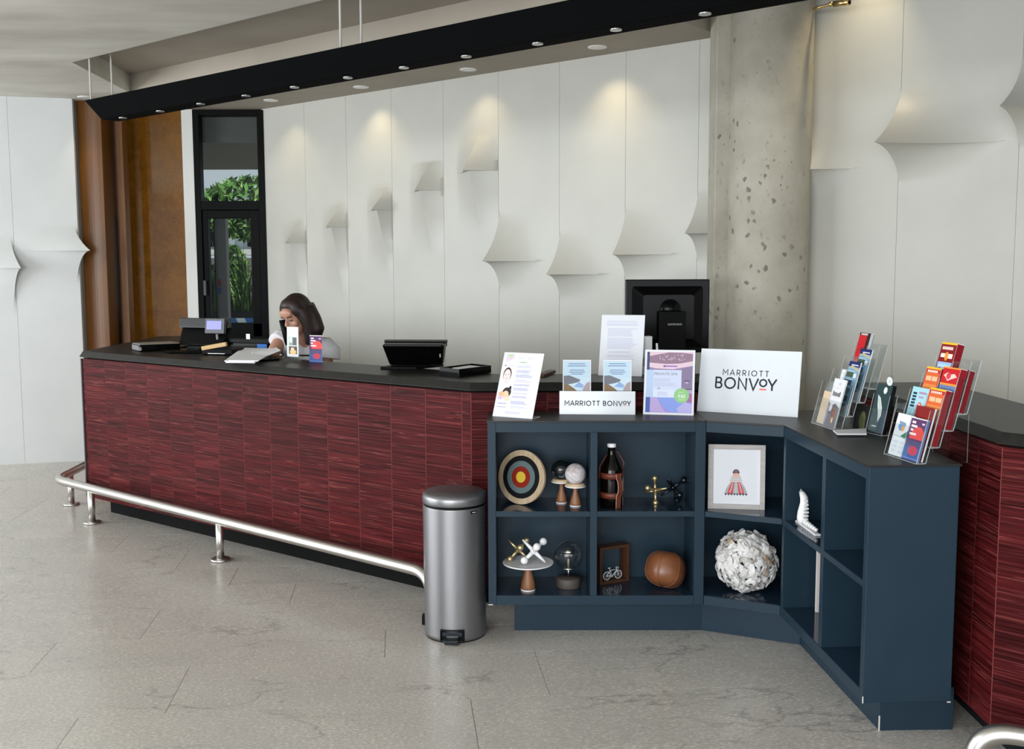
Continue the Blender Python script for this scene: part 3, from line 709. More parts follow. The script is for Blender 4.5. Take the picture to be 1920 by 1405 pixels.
wt2 = setp(MB().prism([(.8535, 4.5025), (B1.x-.004, B1.y-.007), (C1.x-.007, C1.y-.006), (cc.x, cc.y-.006), (1.535, 4.826), (.853, 4.826)], ZT, TOPZ).build('worktop', TOPB, bevel=.001), 'thin black laminate top over the right navy shelves under the brochure racks', 'worktop')

# ================================================================== BIN
bc = Vector((-.262, 4.605, 0)); 
bn = thing('pedal_bin', 'tall cylindrical grey metal pedal bin beside the navy shelves', 'bin', bc, R(-3))
k = .146
MB().lathe([(k*.93, .004), (k*.955, .006), (k*.957, .02), (k*.985, .60), (k*.985, .603), (k*.90, .606)], 64).build('body', BINM, bn, ws=False)
MB().lathe([(k*.94, 0), (k*.95, .012), (k*.90, .013)], 48).build('base_ring', BLK, bn, ws=False)
MB().lathe([(k*.93, .600), (k*.955, .604), (k*.955, .614), (k*.93, .616)], 48).build('seal_ring', BLK, bn, ws=False)
lid = MB().lathe([(k*.985, .615), (k*.997, .618), (k*1.0, .640), (k*.985, .652), (k*.90, .663), (k*.55, .672), (1e-4, .675)], 64).build('lid', BINM, bn, ws=False)
pb = Vector((.0, -k*.95, 0))
mb = MB(); 
for sgn in (-1, 1): mb.bx(sgn*.048, sgn*.054, -k*1.01, -k*.80, .010, .058)
mb.bx(-.054, .054, -k*1.01, -k*.80, .056, .062); mb.bx(-.048, .048, -k*.94, -k*.80, .010, .056)
ph = mb.build('pedal_housing', BLK, bn, ws=False, bevel=.002)
mb = MB(); mb.bx(-.033, .033, -k*1.24, -k*.9, .006, .028); mb.build('pedal', mat('pedal_slate', (.012, .016, .020), .45, spec=.2), bn, ws=False, bevel=.007, seg=3)
mb = MB(); mb.bx(-.046, .046, -k*1.0, -k*.9, .034, .052); mb.build('pedal_cover', mat('pedal_cover_slate', (.018, .024, .030), .5, spec=.2), bn, ws=False, bevel=.003)
an = R(-90+42); tg = Matrix.Rotation(an+math.pi/2, 4, 'Z')
tq = Vector((math.cos(an)*k*.987, math.sin(an)*k*.987, .588)); MB().box(tq, (.030, .003, .012), tg).build('maker_tag', BLK, bn, ws=False)
MB().box(tq+Vector((math.cos(an)*.0018, math.sin(an)*.0018, 0)), (.020, .0006, .003), tg).build('tag_lettering', WHT, bn, ws=False)
MB().box((-k*1.0, .05, .045), (.03, .035, .05)).build('rear_foot', BLK, bn, ws=False, bevel=.006)

# ================================================================== CEILING LIGHT BEAM, DOWNLIGHTS
bm0 = wallpt(0, 0, 0)
def wp(s_, rel, z_): return WP0+WU*s_+WN*rel+Vector((0, 0, z_))
BP0 = at_z(190, 224, 2.7); BP1 = at_z(1423, 0, 2.7); BU = (BP1-BP0).normalized(); BN = Vector((-BU.y, BU.x, 0)); sL = 0; sR = 8.4
bt = thing('pendant_light', 'long black suspended light beam above the counter', 'light', wp(1.5, -1.74, 2.8))
def bpt(s_, a_, z_): return BP0+BU*s_+BN*(a_+1.80)+Vector((0, 0, z_-2.7))
z0b, z1b, ra, rb = 2.70, 2.834, -1.80, -1.855
V = [bpt(sL, ra, z0b), bpt(sL, ra+.13, z0b), bpt(sL-.115, rb+.24, z1b), bpt(sL-.115, rb, z1b)]
V2 = [bpt(sR, ra, z0b), bpt(sR, ra+.13, z0b), bpt(sR, rb+.24, z1b), bpt(sR, rb, z1b)]
MB().add(V+V2, [(3, 2, 1, 0), (4, 5, 6, 7), (0, 1, 5, 4), (1, 2, 6, 5), (2, 3, 7, 6), (3, 0, 4, 7)]).build('housing', BEAMM, bt, bevel=.003)
BL = mat('spot_rim', (.5, .5, .5), .3, .8)
for px in (230, 300, 376, 461, 552, 652, 757, 874, 1008, 1155, 1322):
    # spots sit along the underside
    y_ = 219-.181*(px-230)
    r_ = ray(px, y_); q = None
    pn = BP0+BN*.05; t = ((pn-EYEV).dot(BN))/r_.dot(BN); s_ = ((EYEV+r_*t)-BP0).dot(BU)
    c = bpt(s_, ra+.05, z0b)
    o = MB().lathe([(.022, -.006), (.026, -.006), (.026, .004), (.022, .004)], 20, c).build('spotlight', BL, bt)
    MB().lathe([(.021, -.004), (.021, .002)], 16, c).build('lens', mat('spot_lens', (.6, .6, .58), .2), o)
for px, y_, zt in ((169, 150, 3.27), (209, 140, 3.27), (638, 45, 3.27), (677, 45, 3.27)):
    rel = -1.80 if px in (169, 638) else -1.68
    r_ = ray(px, y_); pn = BP0+BN*(rel+1.80); t = ((pn-EYEV).dot(BN))/r_.dot(BN); s_ = ((EYEV+r_*t)-BP0).dot(BU)
    MB().tube([bpt(s_, rel, z1b), bpt(s_, rel, zt)], .0065, 8).build('hanging_rod', C(190, 188, 182), bt)
EM = mat('lamp_glow', (1, .9, .7), .5, emit=(1, .86, .6), es=6)
DLP = [((508, 188), 'recessed ceiling spotlight nearest the black framed window', 7), ((677, 163), 'recessed ceiling spotlight second from the window', 9), ((878, 130), 'recessed ceiling spotlight third from the window', 7), ((1120, 88), 'recessed ceiling spotlight nearest the concrete column', 12)]
def downlight(c, label, e):
    d = thing('ceiling_spotlight', label, 'light', c, group='recessed spotlights along the soffit')
    MB().lathe([(.055, -.006), (.062, -.005), (.064, .0)], 28).build('trim_ring', WHT, d, ws=False)
    MB().lathe([(1e-4, -.003), (.05, -.003)], 24).build('lens', EM, d, ws=False)
    return d
for (px, lb, e) in DLP:
    c = at_z(px[0], px[1], 3.12); d_ = (c-WP0).dot(WN); downlight(c, lb, e)
    l = light('spot_beam', 'SPOT', c-Vector((0, 0, .02)), e, (1, .80, .50), spot_size=R(96), spot_blend=1, shadow_soft_size=.03); aim(l, c+WN*.12+Vector((0, 0, -.5)))
c = at_z(160, 182, 3.12); downlight(c, 'recessed ceiling spotlight at the left end of the black beam', 10)
l = light('spot_beam', 'SPOT', c-Vector((0, 0, .02)), 10, (1, .85, .6), spot_size=R(70), spot_blend=.8, shadow_soft_size=.03); aim(l, c+Vector((0, 0, -1)))
# brass gallery spotlight right of the column
bp = wallpt(4.98, 3.20, .02)
br = thing('brass_spotlight', 'brass gallery spotlight on the wall right of the column', 'light', bp)
j1 = at_y(1558, 8, 6.05); j0 = at_y(1505, 22, 6.3); j2 = at_y(1592, 4, 5.95)
MB().tube([wallpt(4.80, 3.13, .0), j0, j1], .008, 10).build('arm', BRASS, br)
MB().ball(j1, .015).build('joint', BRASS, br)
dd = (j2-j1).normalized(); MB().tube([j1+dd*.02, j1+dd*.125], .017, 16).build('lamp_head', BRASS, br)
MB().tube([j1+dd*.124, j1+dd*.127], .013, 16).build('lamp_face', DARK, br)
l = light('gallery_beam', 'SPOT', wallpt(5.66, 3.60, .24), 22, (1, .80, .48), spot_size=R(66), spot_blend=1, shadow_soft_size=.03); aim(l, wallpt(5.50, 2.70, .05))
#PART2#
# ================================================================== SIGNS ON THE SHELF TOPS
T0 = TOPZ
def acrylic(mb_face, mb_edge, P, t):   # clear plate with its own edge material
    n = len(P); P = [Vector(q) for q in P]; t = Vector(t)
    nr = (P[1]-P[0]).cross(P[2]-P[1])
    if nr.dot(t) < 0: P = P[::-1]
    mb_face.add(P+[q+t for q in P], [tuple(range(n))[::-1], tuple(range(n, 2*n))])
    mb_edge.add(P+[q+t for q in P], [(i, (i+1) % n, n+(i+1) % n, n+i) for i in range(n)])
INK = C(40, 42, 50); VIO = C(150, 152, 196); VIOL = C(186, 186, 220); GRN = C(120, 165, 105); REDU = C(236, 120, 110)
# leaning treatment menu
mn = thing('menu_stand', 'white treatment menu with two face pictures in a leaning stand, leftmost on the shelves', 'sign', (-.0, 4.607, T0), R(-28.8))
mb = MB(); O, up, nn = sheet(mb, .204, .307, .002, R(22.5)); mb.build('sheet', PAPER, mn, ws=False)
mbf, mbe = MB(), MB(); acrylic(mbf, mbe, [O+nn*.001, O+nn*.001+Vector((.204, 0, 0)), O+nn*.001+Vector((.204, 0, 0))+up*.307, O+nn*.001+up*.307], nn*.001)
mbf2 = MB(); mbf2.bx(-.102, .102, 0, .075, 0, .003); mbf2.build('foot', ACRE, mn, ws=False); mbe.build('stand_edge', ACRE, mn, ws=False)
p = Print(O, (1, 0, 0), up, nn)
p.poly([(.012, .300), (.055, .300), (.060, .285), (.048, .272), (.026, .262), (.013, .264)], C(214, 196, 226)); p.poly([(.024, .300), (.050, .300), (.044, .284), (.034, .280)], C(176, 206, 150))
for i, (x, w_) in enumerate(((.078, .034), (.128, .036))):
    p.stroke([(x+w_*t, .281+.006*math.sin(t*17+i)) for t in [j/14 for j in range(15)]], .0016, C(186, 190, 222)); p.stroke([(x, .277), (x+.003, .290)], .0016, C(186, 190, 222))
p.poly([(.072, .262), (.105, .264), (.138, .262), (.105, .258)], C(150, 186, 140))
p.disc(.018, .244, .003, INK); p.lines(.026, .242, .248, .040, 1, VIOL)
# first portrait: dark hair, pale face
p.disc(.036, .202, .021, C(70, 48, 52), ry=.033); p.disc(.036, .197, .0175, C(244, 214, 210), ry=.029); p.rect(.028, .160, .044, .172, C(240, 206, 202)); p.rect(.020, .158, .052, .162, C(206, 206, 226))
for sx in (-1, 1): p.disc(.036+sx*.0075, .200, .0032, C(120, 92, 98), ry=.0017); p.rect(.036+sx*.0075-.004, .206, .036+sx*.0075+.004, .2072, C(120, 90, 90))
p.disc(.036, .183, .0045, C(206, 96, 100), ry=.0018); p.rect(.0352, .189, .0368, .199, C(232, 190, 186))
# second picture: woman with a bun beside another face
p.disc(.050, .118, .022, C(58, 50, 50), ry=.022); p.disc(.064, .138, .006, C(58, 50, 50), ry=.010); p.disc(.046, .104, .016, C(240, 194, 160), ry=.020); p.disc(.022, .108, .014, C(228, 176, 150), ry=.012); p.rect(.010, .082, .030, .096, C(206, 178, 216)); p.poly([(.034, .088), (.062, .098), (.068, .078), (.05, .076)], C(246, 206, 188))
for (y0, y1, n_, x) in ((.062, .070, 1, .014), (.046, .052, 1, .013)): p.lines(x, y0, y1, .05, n_, VIO, 3)
for i, (y0, y1, n_) in enumerate(((.236, .250, 2), (.212, .226, 3), (.190, .206, 3), (.168, .182, 2), (.150, .160, 2), (.128, .142, 3), (.112, .120, 1), (.094, .104, 2), (.064, .080, 3), (.046, .056, 2))):
    p.lines(.080, y0, y1, .092, n_, VIO if i % 3 else VIOL, i+5)
p.lines(.06, .018, .030, .09, 2, VIOL, 9); p.build(mn)
# brochure holder with lettered front, two booklets in it
hd = thing('brochure_holder', 'white low brochure holder lettered across its front with two booklets in it', 'holder', (.390, 4.705, T0), R(-4.4))
mb = MB(); O, up, nn = sheet(mb, .347, .107, .004, R(6.5)); mb.build('front_panel', WHTG, hd, ws=False, bevel=.0008)
mb = MB(); mb.bx(-.1735, .1735, .012, .085, 0, .003); mb.plate([(-.17, .085, 0), (.17, .085, 0), (.17, .09, .09), (-.17, .09, .09)], (0, .003, 0)); mb.bx(-.1735, -.1705, .012, .085, .003, .07); mb.bx(.1705, .1735, .012, .085, .003, .07); mb.build('tray', WHT, hd, ws=False)
p = Print(O, (1, 0, 0), up, nn); h_ = .0225; tr_ = .165
s1, s2 = 'MARRIOTT', 'BONVoY'; tot = cap_width(s1, h_, tr_)+cap_width(s2, h_, tr_)+h_*.42-h_*tr_; x = .1735-tot/2+.002
x = cap_text(p, s1, x, .040, h_, INK, .165, tr_); cap_text(p, s2, x+h_*.42, .040, h_, INK, .165, tr_, REDU); p.build(hd, 'lettering')
for i, px in enumerate((1081.5, 1157.5)):
    q = at_y(px, 736, 4.742+i*-.006)
    bk_ = thing('booklet', ('left' if i == 0 else 'right')+' pale blue coastal guide booklet in the lettered holder', 'booklet', (q.x, q.y, T0+.006), R(-4.4), 'coastal booklets in the lettered holder')
    mb = MB(); O, up, nn = sheet(mb, .130, .242, .007, R(6.5)); mb.build('booklet_pages', PAPER, bk_, ws=False)
    p = Print(O, (1, 0, 0), up, nn); W_, H_ = .130, .242
    p.rect(.004, .004, W_-.004, H_-.006, C(198, 222, 238)); p.rect(.004, .10, W_-.004, .16, C(206, 226, 240)); p.rect(.004, .052, W_-.004, .10, C(158, 186, 220))
    p.poly([(.004, .168), (.030, .170), (.055, .160), (.082, .150), (.074, .140), (.045, .132), (.02, .128), (.004, .126)], C(122, 126, 134)); p.poly([(.004, .128), (.022, .130), (.050, .112), (.066, .098), (.10, .092), (.10, .004), (.004, .004)], C(138, 116, 90)); p.poly([(.126, .142), (.108, .134), (.094, .112), (.090, .09), (.126, .09)], C(176, 160, 164)); p.poly([(.05, .118), (.09, .112), (.098, .124), (.075, .14)], C(150, 178, 222))
    for (y, ww) in ((.222, .075), (.212, .085), (.192, .066), (.183, .074), (.174, .054)): p.rect(W_/2-ww/2, y, W_/2+ww/2, y+.004, C(128, 148, 186))
    p.build(bk_)
# framed spa notice
sp = thing('notice_stand', 'purple private spa notice with a green price disc in a white bordered stand', 'sign', (.712, 4.684, T0), R(-12.6))
mb = MB(); O, up, nn = sheet(mb, .229, .304, .004, R(17)); mb.build('sheet', PAPERB, sp, ws=False); MB().bx(-.1145, .1145, 0.002, .08, 0, .003).build('foot', ACRE, sp, ws=False)
p = Print(O, (1, 0, 0), up, nn); a_, b_ = .010, .219
p.rect(a_, .010, b_, .294, C(152, 134, 168)); p.rect(a_, .205, .022, .294, C(70, 84, 122))
p.poly([(.022, .294), (b_, .294), (b_, .286), (.17, .291), (.11, .292), (.06, .282), (.022, .274)], C(222, 196, 206)); p.poly([(.022, .272), (.06, .281), (.11, .291), (.17, .290), (b_, .284), (b_, .252), (.16, .240), (.10, .238), (.022, .244)], C(150, 124, 142))
p.poly([(.022, .243), (.10, .237), (.16, .240), (b_, .252), (b_, .230), (.13, .213), (.05, .216), (.022, .222)], C(226, 200, 214)); p.rect(.085, .224, .150, .230, C(150, 118, 190)); p.disc(.091, .227, .004, C(90, 70, 120))
rn = random.Random(4)
for i in range(34): q = (rn.uniform(.06, .18), rn.uniform(.252, .283)); p.rect(q[0], q[1], q[0]+.004, q[1]+.003, C(222, 206, 220))
p.poly([(.172, .214), (b_, .228), (b_, .10), (.172, .10)], C(140, 126, 156)); p.disc(.195, .158, .014, C(118, 100, 130), ry=.006); p.disc(.194, .151, .008, C(196, 178, 196), ry=.004); p.rect(.172, .118, b_, .122, C(110, 80, 96)); p.rect(.170, .10, b_, .117, C(176, 170, 196))
p.rect(a_, .010, b_, .082, C(158, 150, 214)); p.poly([(.06, .082), (.13, .082), (.17, .062), (.19, .03), (.15, .012), (.11, .02), (.075, .055)], C(140, 160, 228)); p.poly([(.03, .012), (.03, .082), (.06, .082), (.075, .05), (.10, .012)], C(186, 166, 214)); p.rect(a_, .010, .03, .082, C(80, 104, 176)); p.poly([(.15, .03), (.19, .06), (b_, .05), (b_, .012), (.16, .012)], C(184, 176, 226)); p.rect(.195, .06, b_, .10, C(168, 108, 156))
p.rect(a_, .080, .170, .209, C(206, 214, 238)); p.rect(a_, .080, .042, .209, C(184, 204, 234)); p.rect(.042, .084, .14, .116, C(216, 224, 242))
p.text('PRIVATE SPA', .046, .184, .0125, C(116, 132, 138), .106)
p.lines(.046, .156, .174, .11, 2, C(178, 176, 204), 2, .25); p.lines(.046, .134, .152, .115, 3, C(178, 176, 204), 3, .25); p.lines(.062, .090, .110, .06, 3, C(172, 178, 212), 5, .3); p.disc(.068, .122, .006, C(178, 182, 206))
p.disc(.172, .090, .0345, C(150, 200, 140), 32); p.text('€85', .172, .079, .0165, C(240, 250, 240), None, True); p.text('FROM', .168, .102, .006, C(214, 236, 208), None, True); p.rect(.156, .069, .19, .072, C(196, 226, 190)); p.build(sp)
# white lettered board
bo = thing('sign_board', 'large white glossy board lettered in dark capitals with a red underline', 'sign', (1.071, 4.699, T0), R(-28.6))
mb = MB(); O, up, nn = sheet(mb, .468, .296, .009, R(11)); mb.build('board', WHTG, bo, ws=False, bevel=.001)
MB().plate([(-.06, .05, .14), (.06, .05, .14), (.06, .11, 0), (-.06, .11, 0)], (0, .003, .001)).build('easel_back', WHT, bo, ws=False)
p = Print(O, (1, 0, 0), up, nn)
def hw(t, h_, tr_): return cap_width(t, h_, tr_)-h_*tr_
h1, t1_ = .0262, .31; cap_text(p, 'MARRIOTT', .100+(.238-hw('MARRIOTT', h1, t1_))/2, .1755, h1, INK, .135, t1_)
h2 = .053; t2_ = .12; cap_text(p, 'BONVoY', .066+(.312-hw('BONVoY', h2, t2_))/2, .1125, h2, INK, .145, t2_, REDU); p.build(bo, 'lettering')
# tall document stand on the counter
dc = thing('document_stand', 'tall leaning stand with a densely printed white document on the counter behind', 'sign', (.545, 5.205, ZS), R(-15.6))
mb = MB(); O, up, nn = sheet(mb, .222, .318, .003, R(17.5)); mb.build('sheet', PAPERB, dc, ws=False); MB().bx(-.111, .111, .003, .09, 0, .003).build('foot', ACRE, dc, ws=False)
p = Print(O, (1, 0, 0), up, nn)
for i, (y0, y1, n_, x, ww) in enumerate(((.280, .288, 2, .03, .17), (.262, .276, 3, .028, .17), (.206, .250, 7, .036, .155), (.140, .200, 10, .036, .155), (.118, .130, 2, .045, .12), (.096, .112, 3, .04, .145), (.07, .09, 3, .04, .145))): p.lines(x, y0, y1, ww, n_, C(196, 196, 222), i+3, .4, .25)
p.build(dc)

# ================================================================== BROCHURE RACKS
RY = R(-80)
def rack(loc, rz, wd_, label, tiers, cols_, depth=.19, step_y=.049, step_z=.056, pk=.034, ph=.185, lean=R(14.5), zback=.165):
    r_ = thing('brochure_rack', label, 'rack', loc, rz)
    sn, cs = math.sin(lean), math.cos(lean)
    frames = []
    for t in range(tiers):
        y0, z0 = t*step_y, t*step_z+(.003 if t == 0 else 0)
        lf = Vector((0, sn, cs)); O = Vector((0, y0, z0)); bkv = Vector((0, pk, 0)); frames.append((O, lf))
        mf, me_ = MB(), MB(); th = .0025
        X = lambda x, v: Vector((x, v.y, v.z))
        acrylic(mf, me_, [X(0, O), X(wd_, O), X(wd_, O+lf*ph*.62), X(0, O+lf*ph*.62)], (0, th, 0))
        b_ = O+bkv; acrylic(mf, me_, [X(0, b_), X(wd_, b_), X(wd_, b_+lf*ph), X(0, b_+lf*ph)], (0, th, 0))
        mf.build('pocket_pane', ACR, r_, ws=False); me_.build('pocket_pane_edge', ACRE, r_, ws=False)
        ms, me2 = MB(), MB()
        for x in (0, wd_-th): acrylic(ms, me2, [X(x, O), X(x, b_), X(x, b_+lf*ph), X(x, O+lf*ph)], (th, 0, 0))
        for c in range(1, cols_):
            x = wd_*c/cols_; acrylic(ms, me2, [X(x, O+lf*.0), X(x, b_), X(x, b_+lf*ph*.95), X(x, O+lf*ph*.95)], (th, 0, 0))
        acrylic(ms, me2, [X(0, O), X(wd_, O), X(wd_, b_), X(0, b_)], (0, 0, -.0025))
        ms.build('pocket_side', ACR, r_, ws=False); me2.build('pocket_side_edge', ACRE, r_, ws=False)
    if tiers > 1:
        prof = [(0.036, 0), (depth, 0), (depth, (tiers-1)*step_z)]
        for t in range(tiers-1, 0, -1): prof += [(t*step_y, t*step_z), (t*step_y-.013, (t-1)*step_z+.004)]
        for x in (0.0002, wd_-.0027):
            ms, me2 = MB(), MB(); acrylic(ms, me2, [Vector((x, a_, b_)) for a_, b_ in prof], (.0025, 0, 0))
            ms.build('side_support', ACR, r_, ws=False); me2.build('side_support_edge', ACRE, r_, ws=False)
    return r_, frames, lean
def brochure(rackloc, rz, frame, lean, x0, wd_, ht, th, dy, cat_, label, draw, group, spine=None, pages=None, tilt=0):
    O, lf = frame; Mx = Matrix.Translation(Vector(rackloc)) @ Matrix.Rotation(rz, 4, 'Z')
    w0 = Mx @ (Vector((x0, O.y+dy, O.z+.003)))
    b_ = thing(cat_, label, cat_, w0, rz, group)
    mb = MB(); O2, up, nn = sheet(mb, wd_, ht, th, lean, 0, 0.); mb.build('pages', pages or PAPER, b_, ws=False)
    p = Print(O2, (1, 0, 0), up, nn); draw(p, wd_, ht)
    if spine: # right hand edge shows the colour of the stacked covers
        p2 = Print(O2+Vector((wd_, 0, 0)), -nn, up, (1, 0, 0)); p2.rect(.0005, .001, th-.0005, ht-.002, spine); p2.build(b_, 'cover_edges')
    p.build(b_, 'cover')
DR = C(132, 24, 30); RD = C(196, 40, 42); ORG = C(232, 150, 60); YEL = C(246, 190, 50)
def draw_red(p, w_, h):       # red cover fading to orange with white lettering blocks
    p.rect(0, 0, w_, h, C(196, 52, 46)); p.rect(.004, h*.40, w_-.004, h*.90, C(222, 104, 56)); p.rect(.004, h*.52, w_-.004, h*.70, C(232, 140, 76)); p.rect(0, h*.965, w_, h, YEL)
    for i in range(6): p.rect(.010+i*(w_-.026)/6, h*.905, .010+i*(w_-.026)/6+.008, h*.945, C(246, 226, 210))
    p.rect(.010, h*.76, w_*.48, h*.84, C(240, 190, 150)); p.rect(w_*.53, h*.76, w_-.010, h*.84, C(240, 190, 150)); p.disc(w_*.5, h*.60, .014, C(244, 176, 110), ry=.006); p.rect(.02, h*.46, w_-.02, h*.50, C(240, 200, 160))
    p.poly([(0, 0), (w_, 0), (w_, h*.34), (w_*.6, h*.40), (w_*.3, h*.33), (0, h*.38)], C(120, 34, 36)); p.disc(w_*.4, h*.30, .016, C(206, 160, 130), ry=.022); p.rect(w_*.15, h*.10, w_*.7, h*.22, C(60, 48, 60))
def draw_red_sky(p, w_, h):   # red head, blue sky with a dark figure
    p.rect(0, 0, w_, h, DR); p.rect(0, h*.97, w_, h, YEL); p.rect(.004, h*.36, w_-.004, h*.70, C(150, 190, 228)); p.rect(.01, h*.55, w_-.01, h*.66, C(190, 214, 238))
    for i in range(6): p.rect(.010+i*(w_-.026)/6, h*.89, .010+i*(w_-.026)/6+.009, h*.935, C(240, 216, 206))
    p.rect(.010, h*.77, w_*.44, h*.83, C(246, 226, 216)); p.rect(w_*.56, h*.76, w_-.010, h*.83, C(246, 226, 216)); p.disc(w_*.5, h*.79, .010, ORG, ry=.016)
    p.disc(w_*.24, h*.52, .020, C(46, 34, 40), ry=.022); p.poly([(0, h*.36), (w_*.55, h*.36), (w_*.6, h*.44), (w_*.35, h*.48), (0, h*.50)], C(50, 36, 42)); p.poly([(w_*.6, h*.44), (w_*.9, h*.58), (w_, h*.5), (w_, h*.36), (w_*.5, h*.36)], C(196, 116, 96)); p.rect(0, h*.26, w_, h*.36, C(220, 190, 110)); p.disc(w_*.62, h*.34, .012, C(70, 50, 50))
def draw_red_white(p, w_, h):
    p.rect(0, 0, w_, h, C(196, 34, 40)); p.rect(0, h*.975, w_, h, ORG); p.poly([(w_*.10, h*.86), (w_*.30, h*.91), (w_*.5, h*.88), (w_*.72, h*.90), (w_*.9, h*.85), (w_*.55, h*.80), (w_*.4, h*.77), (w_*.25, h*.82)], C(238, 200, 196)); p.disc(w_*.4, h*.855, .013, C(214, 70, 66), ry=.012)
    p.rect(0, h*.70, w_, h*.735, ORG); p.rect(0, h*.60, w_, h*.70, C(110, 130, 176)); p.rect(0, h*.2, w_, h*.6, C(150, 30, 40))
def draw_lblue(p, w_, h):
    p.rect(0, 0, w_, h, C(168, 214, 228)); 
    for i in range(5): p.rect(.010, h*(.90-.06*i)-.008, .034, h*(.90-.06*i), C(44, 62, 84)); 
    p.disc(w_*.66, h*.62, .016, C(226, 120, 126), ry=.022); p.disc(w_*.64, h*.62, .009, C(240, 236, 238), ry=.014); p.rect(w_*.46, h*.88, w_-.008, h*.92, C(176, 140, 170)); p.rect(w_*.5, h*.80, w_-.02, h*.84, C(176, 150, 180))
def draw_dred(p, w_, h):
    p.rect(0, 0, w_, h, C(134, 36, 34)); p.rect(.010, h*.62, w_*.22, h*.70, C(226, 186, 176)); p.rect(w_*.27, h*.60, w_*.38, h*.68, C(226, 186, 176)); p.rect(w_*.55, h*.66, w_*.92, h*.70, C(236, 200, 170)); p.rect(w_*.05, h*.2, w_*.95, h*.45, C(90, 60, 50))
def draw_white_logo(p, w_, h):
    p.disc(w_*.42, h*.70, .020, C(120, 160, 210), ry=.016); p.poly([(w_*.2, h*.78), (w_*.7, h*.74), (w_*.62, h*.80), (w_*.25, h*.82)], C(120, 150, 170)); p.disc(w_*.52, h*.66, .010, C(236, 170, 110)); p.poly([(w_*.5, h*.48), (w_*.95, h*.66), (w_*.98, h*.50), (w_*.8, h*.44)], C(70, 130, 110)); p.poly([(0, h*.46), (w_*.5, h*.455), (w_, h*.42), (w_, h*.435), (w_*.5, h*.47), (0, h*.475)], C(150, 196, 180))
    rn = random.Random(3)
    for i in range(3):
        for j in range(2): p.lines(.014+j*.044, h*(.30-.11*i), h*(.37-.11*i), .034, 3, C(186, 192, 206), i*3+j, .4)
def draw_navy_red(p, w_, h):  # purple head, red sun over blue
    p.rect(0, 0, w_, h, C(92, 60, 100)); p.rect(0, h*.30, w_, h*.46, C(86, 82, 120)); p.rect(0, 0, w_, h*.30, C(70, 98, 158)); p.rect(0, h*.975, w_, h, C(236, 236, 240))
    pts = [(min(w_, max(0, q[0])), q[1]) for q in circ(w_*.62, h*.50, w_*.46, h*.30, 0, 180, 16)]; p.poly(pts[:-1]+[pts[-1]], C(222, 82, 80)); p.disc(w_*.58, h*.23, w_*.30, C(196, 72, 92), ry=h*.11)
    for i, (y, ww) in enumerate(((.86, .022), (.77, .036), (.68, .018), (.585, .040))): p.rect(.010, h*y, .010+ww, h*(y+.055), C(242, 214, 220))
    p.rect(w_*.74, h*.86, w_*.92, h*.90, C(216, 196, 216)); p.rect(0, h*.03, w_, h*.06, C(110, 130, 190))
def draw_navy_cruise(p, w_, h):
    p.rect(0, 0, w_, h, C(126, 168, 196)); p.rect(0, h*.90, w_, h, C(34, 44, 104)); p.poly([(0, h*.86), (w_*.3, h*.93), (w_, h*.86), (w_, h*.82), (w_*.3, h*.88)], C(196, 180, 140)); p.text('croisieres' if False else 'oo', w_*.3, h*.925, .004, C(230, 230, 240)) if False else p.rect(w_*.25, h*.925, w_*.85, h*.945, C(220, 222, 236))
    rn = random.Random(8)
    for i in range(5): y = h*(.70-.15*i); p.rect(.0, y, w_*.62, y+h*.10, C(*[(70, 92, 78), (60, 80, 110), (96, 120, 140), (56, 70, 64), (90, 96, 110)][i])); p.rect(.0, y+h*.10, w_*.7, y+h*.125, C(170, 196, 214))
    p.rect(w_*.62, h*.70, w_*.86, h*.78, C(226, 228, 234)); p.poly([(0, 0), (w_*.8, 0), (w_, h*.12), (w_, h*.22), (0, h*.10)], C(206, 210, 216))
def draw_white_wall(p, w_, h):   # white cover with an interior picture below
    p.disc(w_*.55, h*.90, .007, C(196, 196, 204), ry=.005); p.rect(w_*.3, h*.80, w_*.6, h*.815, C(210, 210, 218))
    for i, hh in enumerate((.10, .08, .08, .07, .08, .10)): p.rect(w_*(.18+.11*i), h*.64, w_*(.18+.11*i+.075), h*(.64+hh), C(66, 62, 70))
    p.poly([(0, h*.5), (w_*.3, h*.44), (w_*.6, h*.5), (w_, h*.42), (w_, 0), (0, 0)], C(110, 100, 106)); p.poly([(0, h*.5), (w_*.12, h*.5), (w_*.2, h*.3), (w_*.1, 0), (0, 0)], C(150, 140, 170)); p.disc(w_*.66, h*.25, .012, C(150, 96, 66), ry=.034); p.disc(w_*.66, h*.15, .006, C(240, 206, 150), ry=.012); p.disc(w_*.3, h*.40, .012, C(214, 206, 206), ry=.018)
def draw_tan(p, w_, h): p.rect(0, 0, w_, h, C(226, 200, 170))
def draw_redblack(p, w_, h): p.rect(0, 0, w_, h, C(58, 30, 30)); p.rect(0, h*.30, w_*.58, h*.95, C(200, 36, 44)); p.rect(0, h*.08, w_*.5, h*.26, C(206, 44, 48)); p.poly([(w_*.2, h*.66), (w_*.5, h*.74), (w_*.7, h*.66), (w_*.6, h*.58)], C(150, 40, 40)); p.rect(w_*.82, 0, w_, h, C(180, 186, 190)); p.rect(w_*.1, h*.955, w_*.6, h*.99, C(210, 190, 190))
Rloc = at_z(1657, 851.5, T0); Rloc = (Rloc.x, Rloc.y, T0)
rk, fr_, le = rack(Rloc, RY, .209, 'clear acrylic four tier brochure rack full of red leaflets at the right end', 4, 2)
g = 'leaflets in the right brochure rack'
def lb(t): return t
BRR = lambda *a, **k: brochure(Rloc, RY, *a, **k)
BRR(fr_[0], le, .020, .098, .150, .008, .004, 'leaflet', 'white leaflet with a blue and green logo, front left of the right rack', draw_white_logo, g)
BRR(fr_[0], le, .110, .094, .148, .010, .003, 'leaflet', 'purple leaflet with a red sun, front right of the right rack', draw_navy_red, g, spine=C(96, 122, 176))
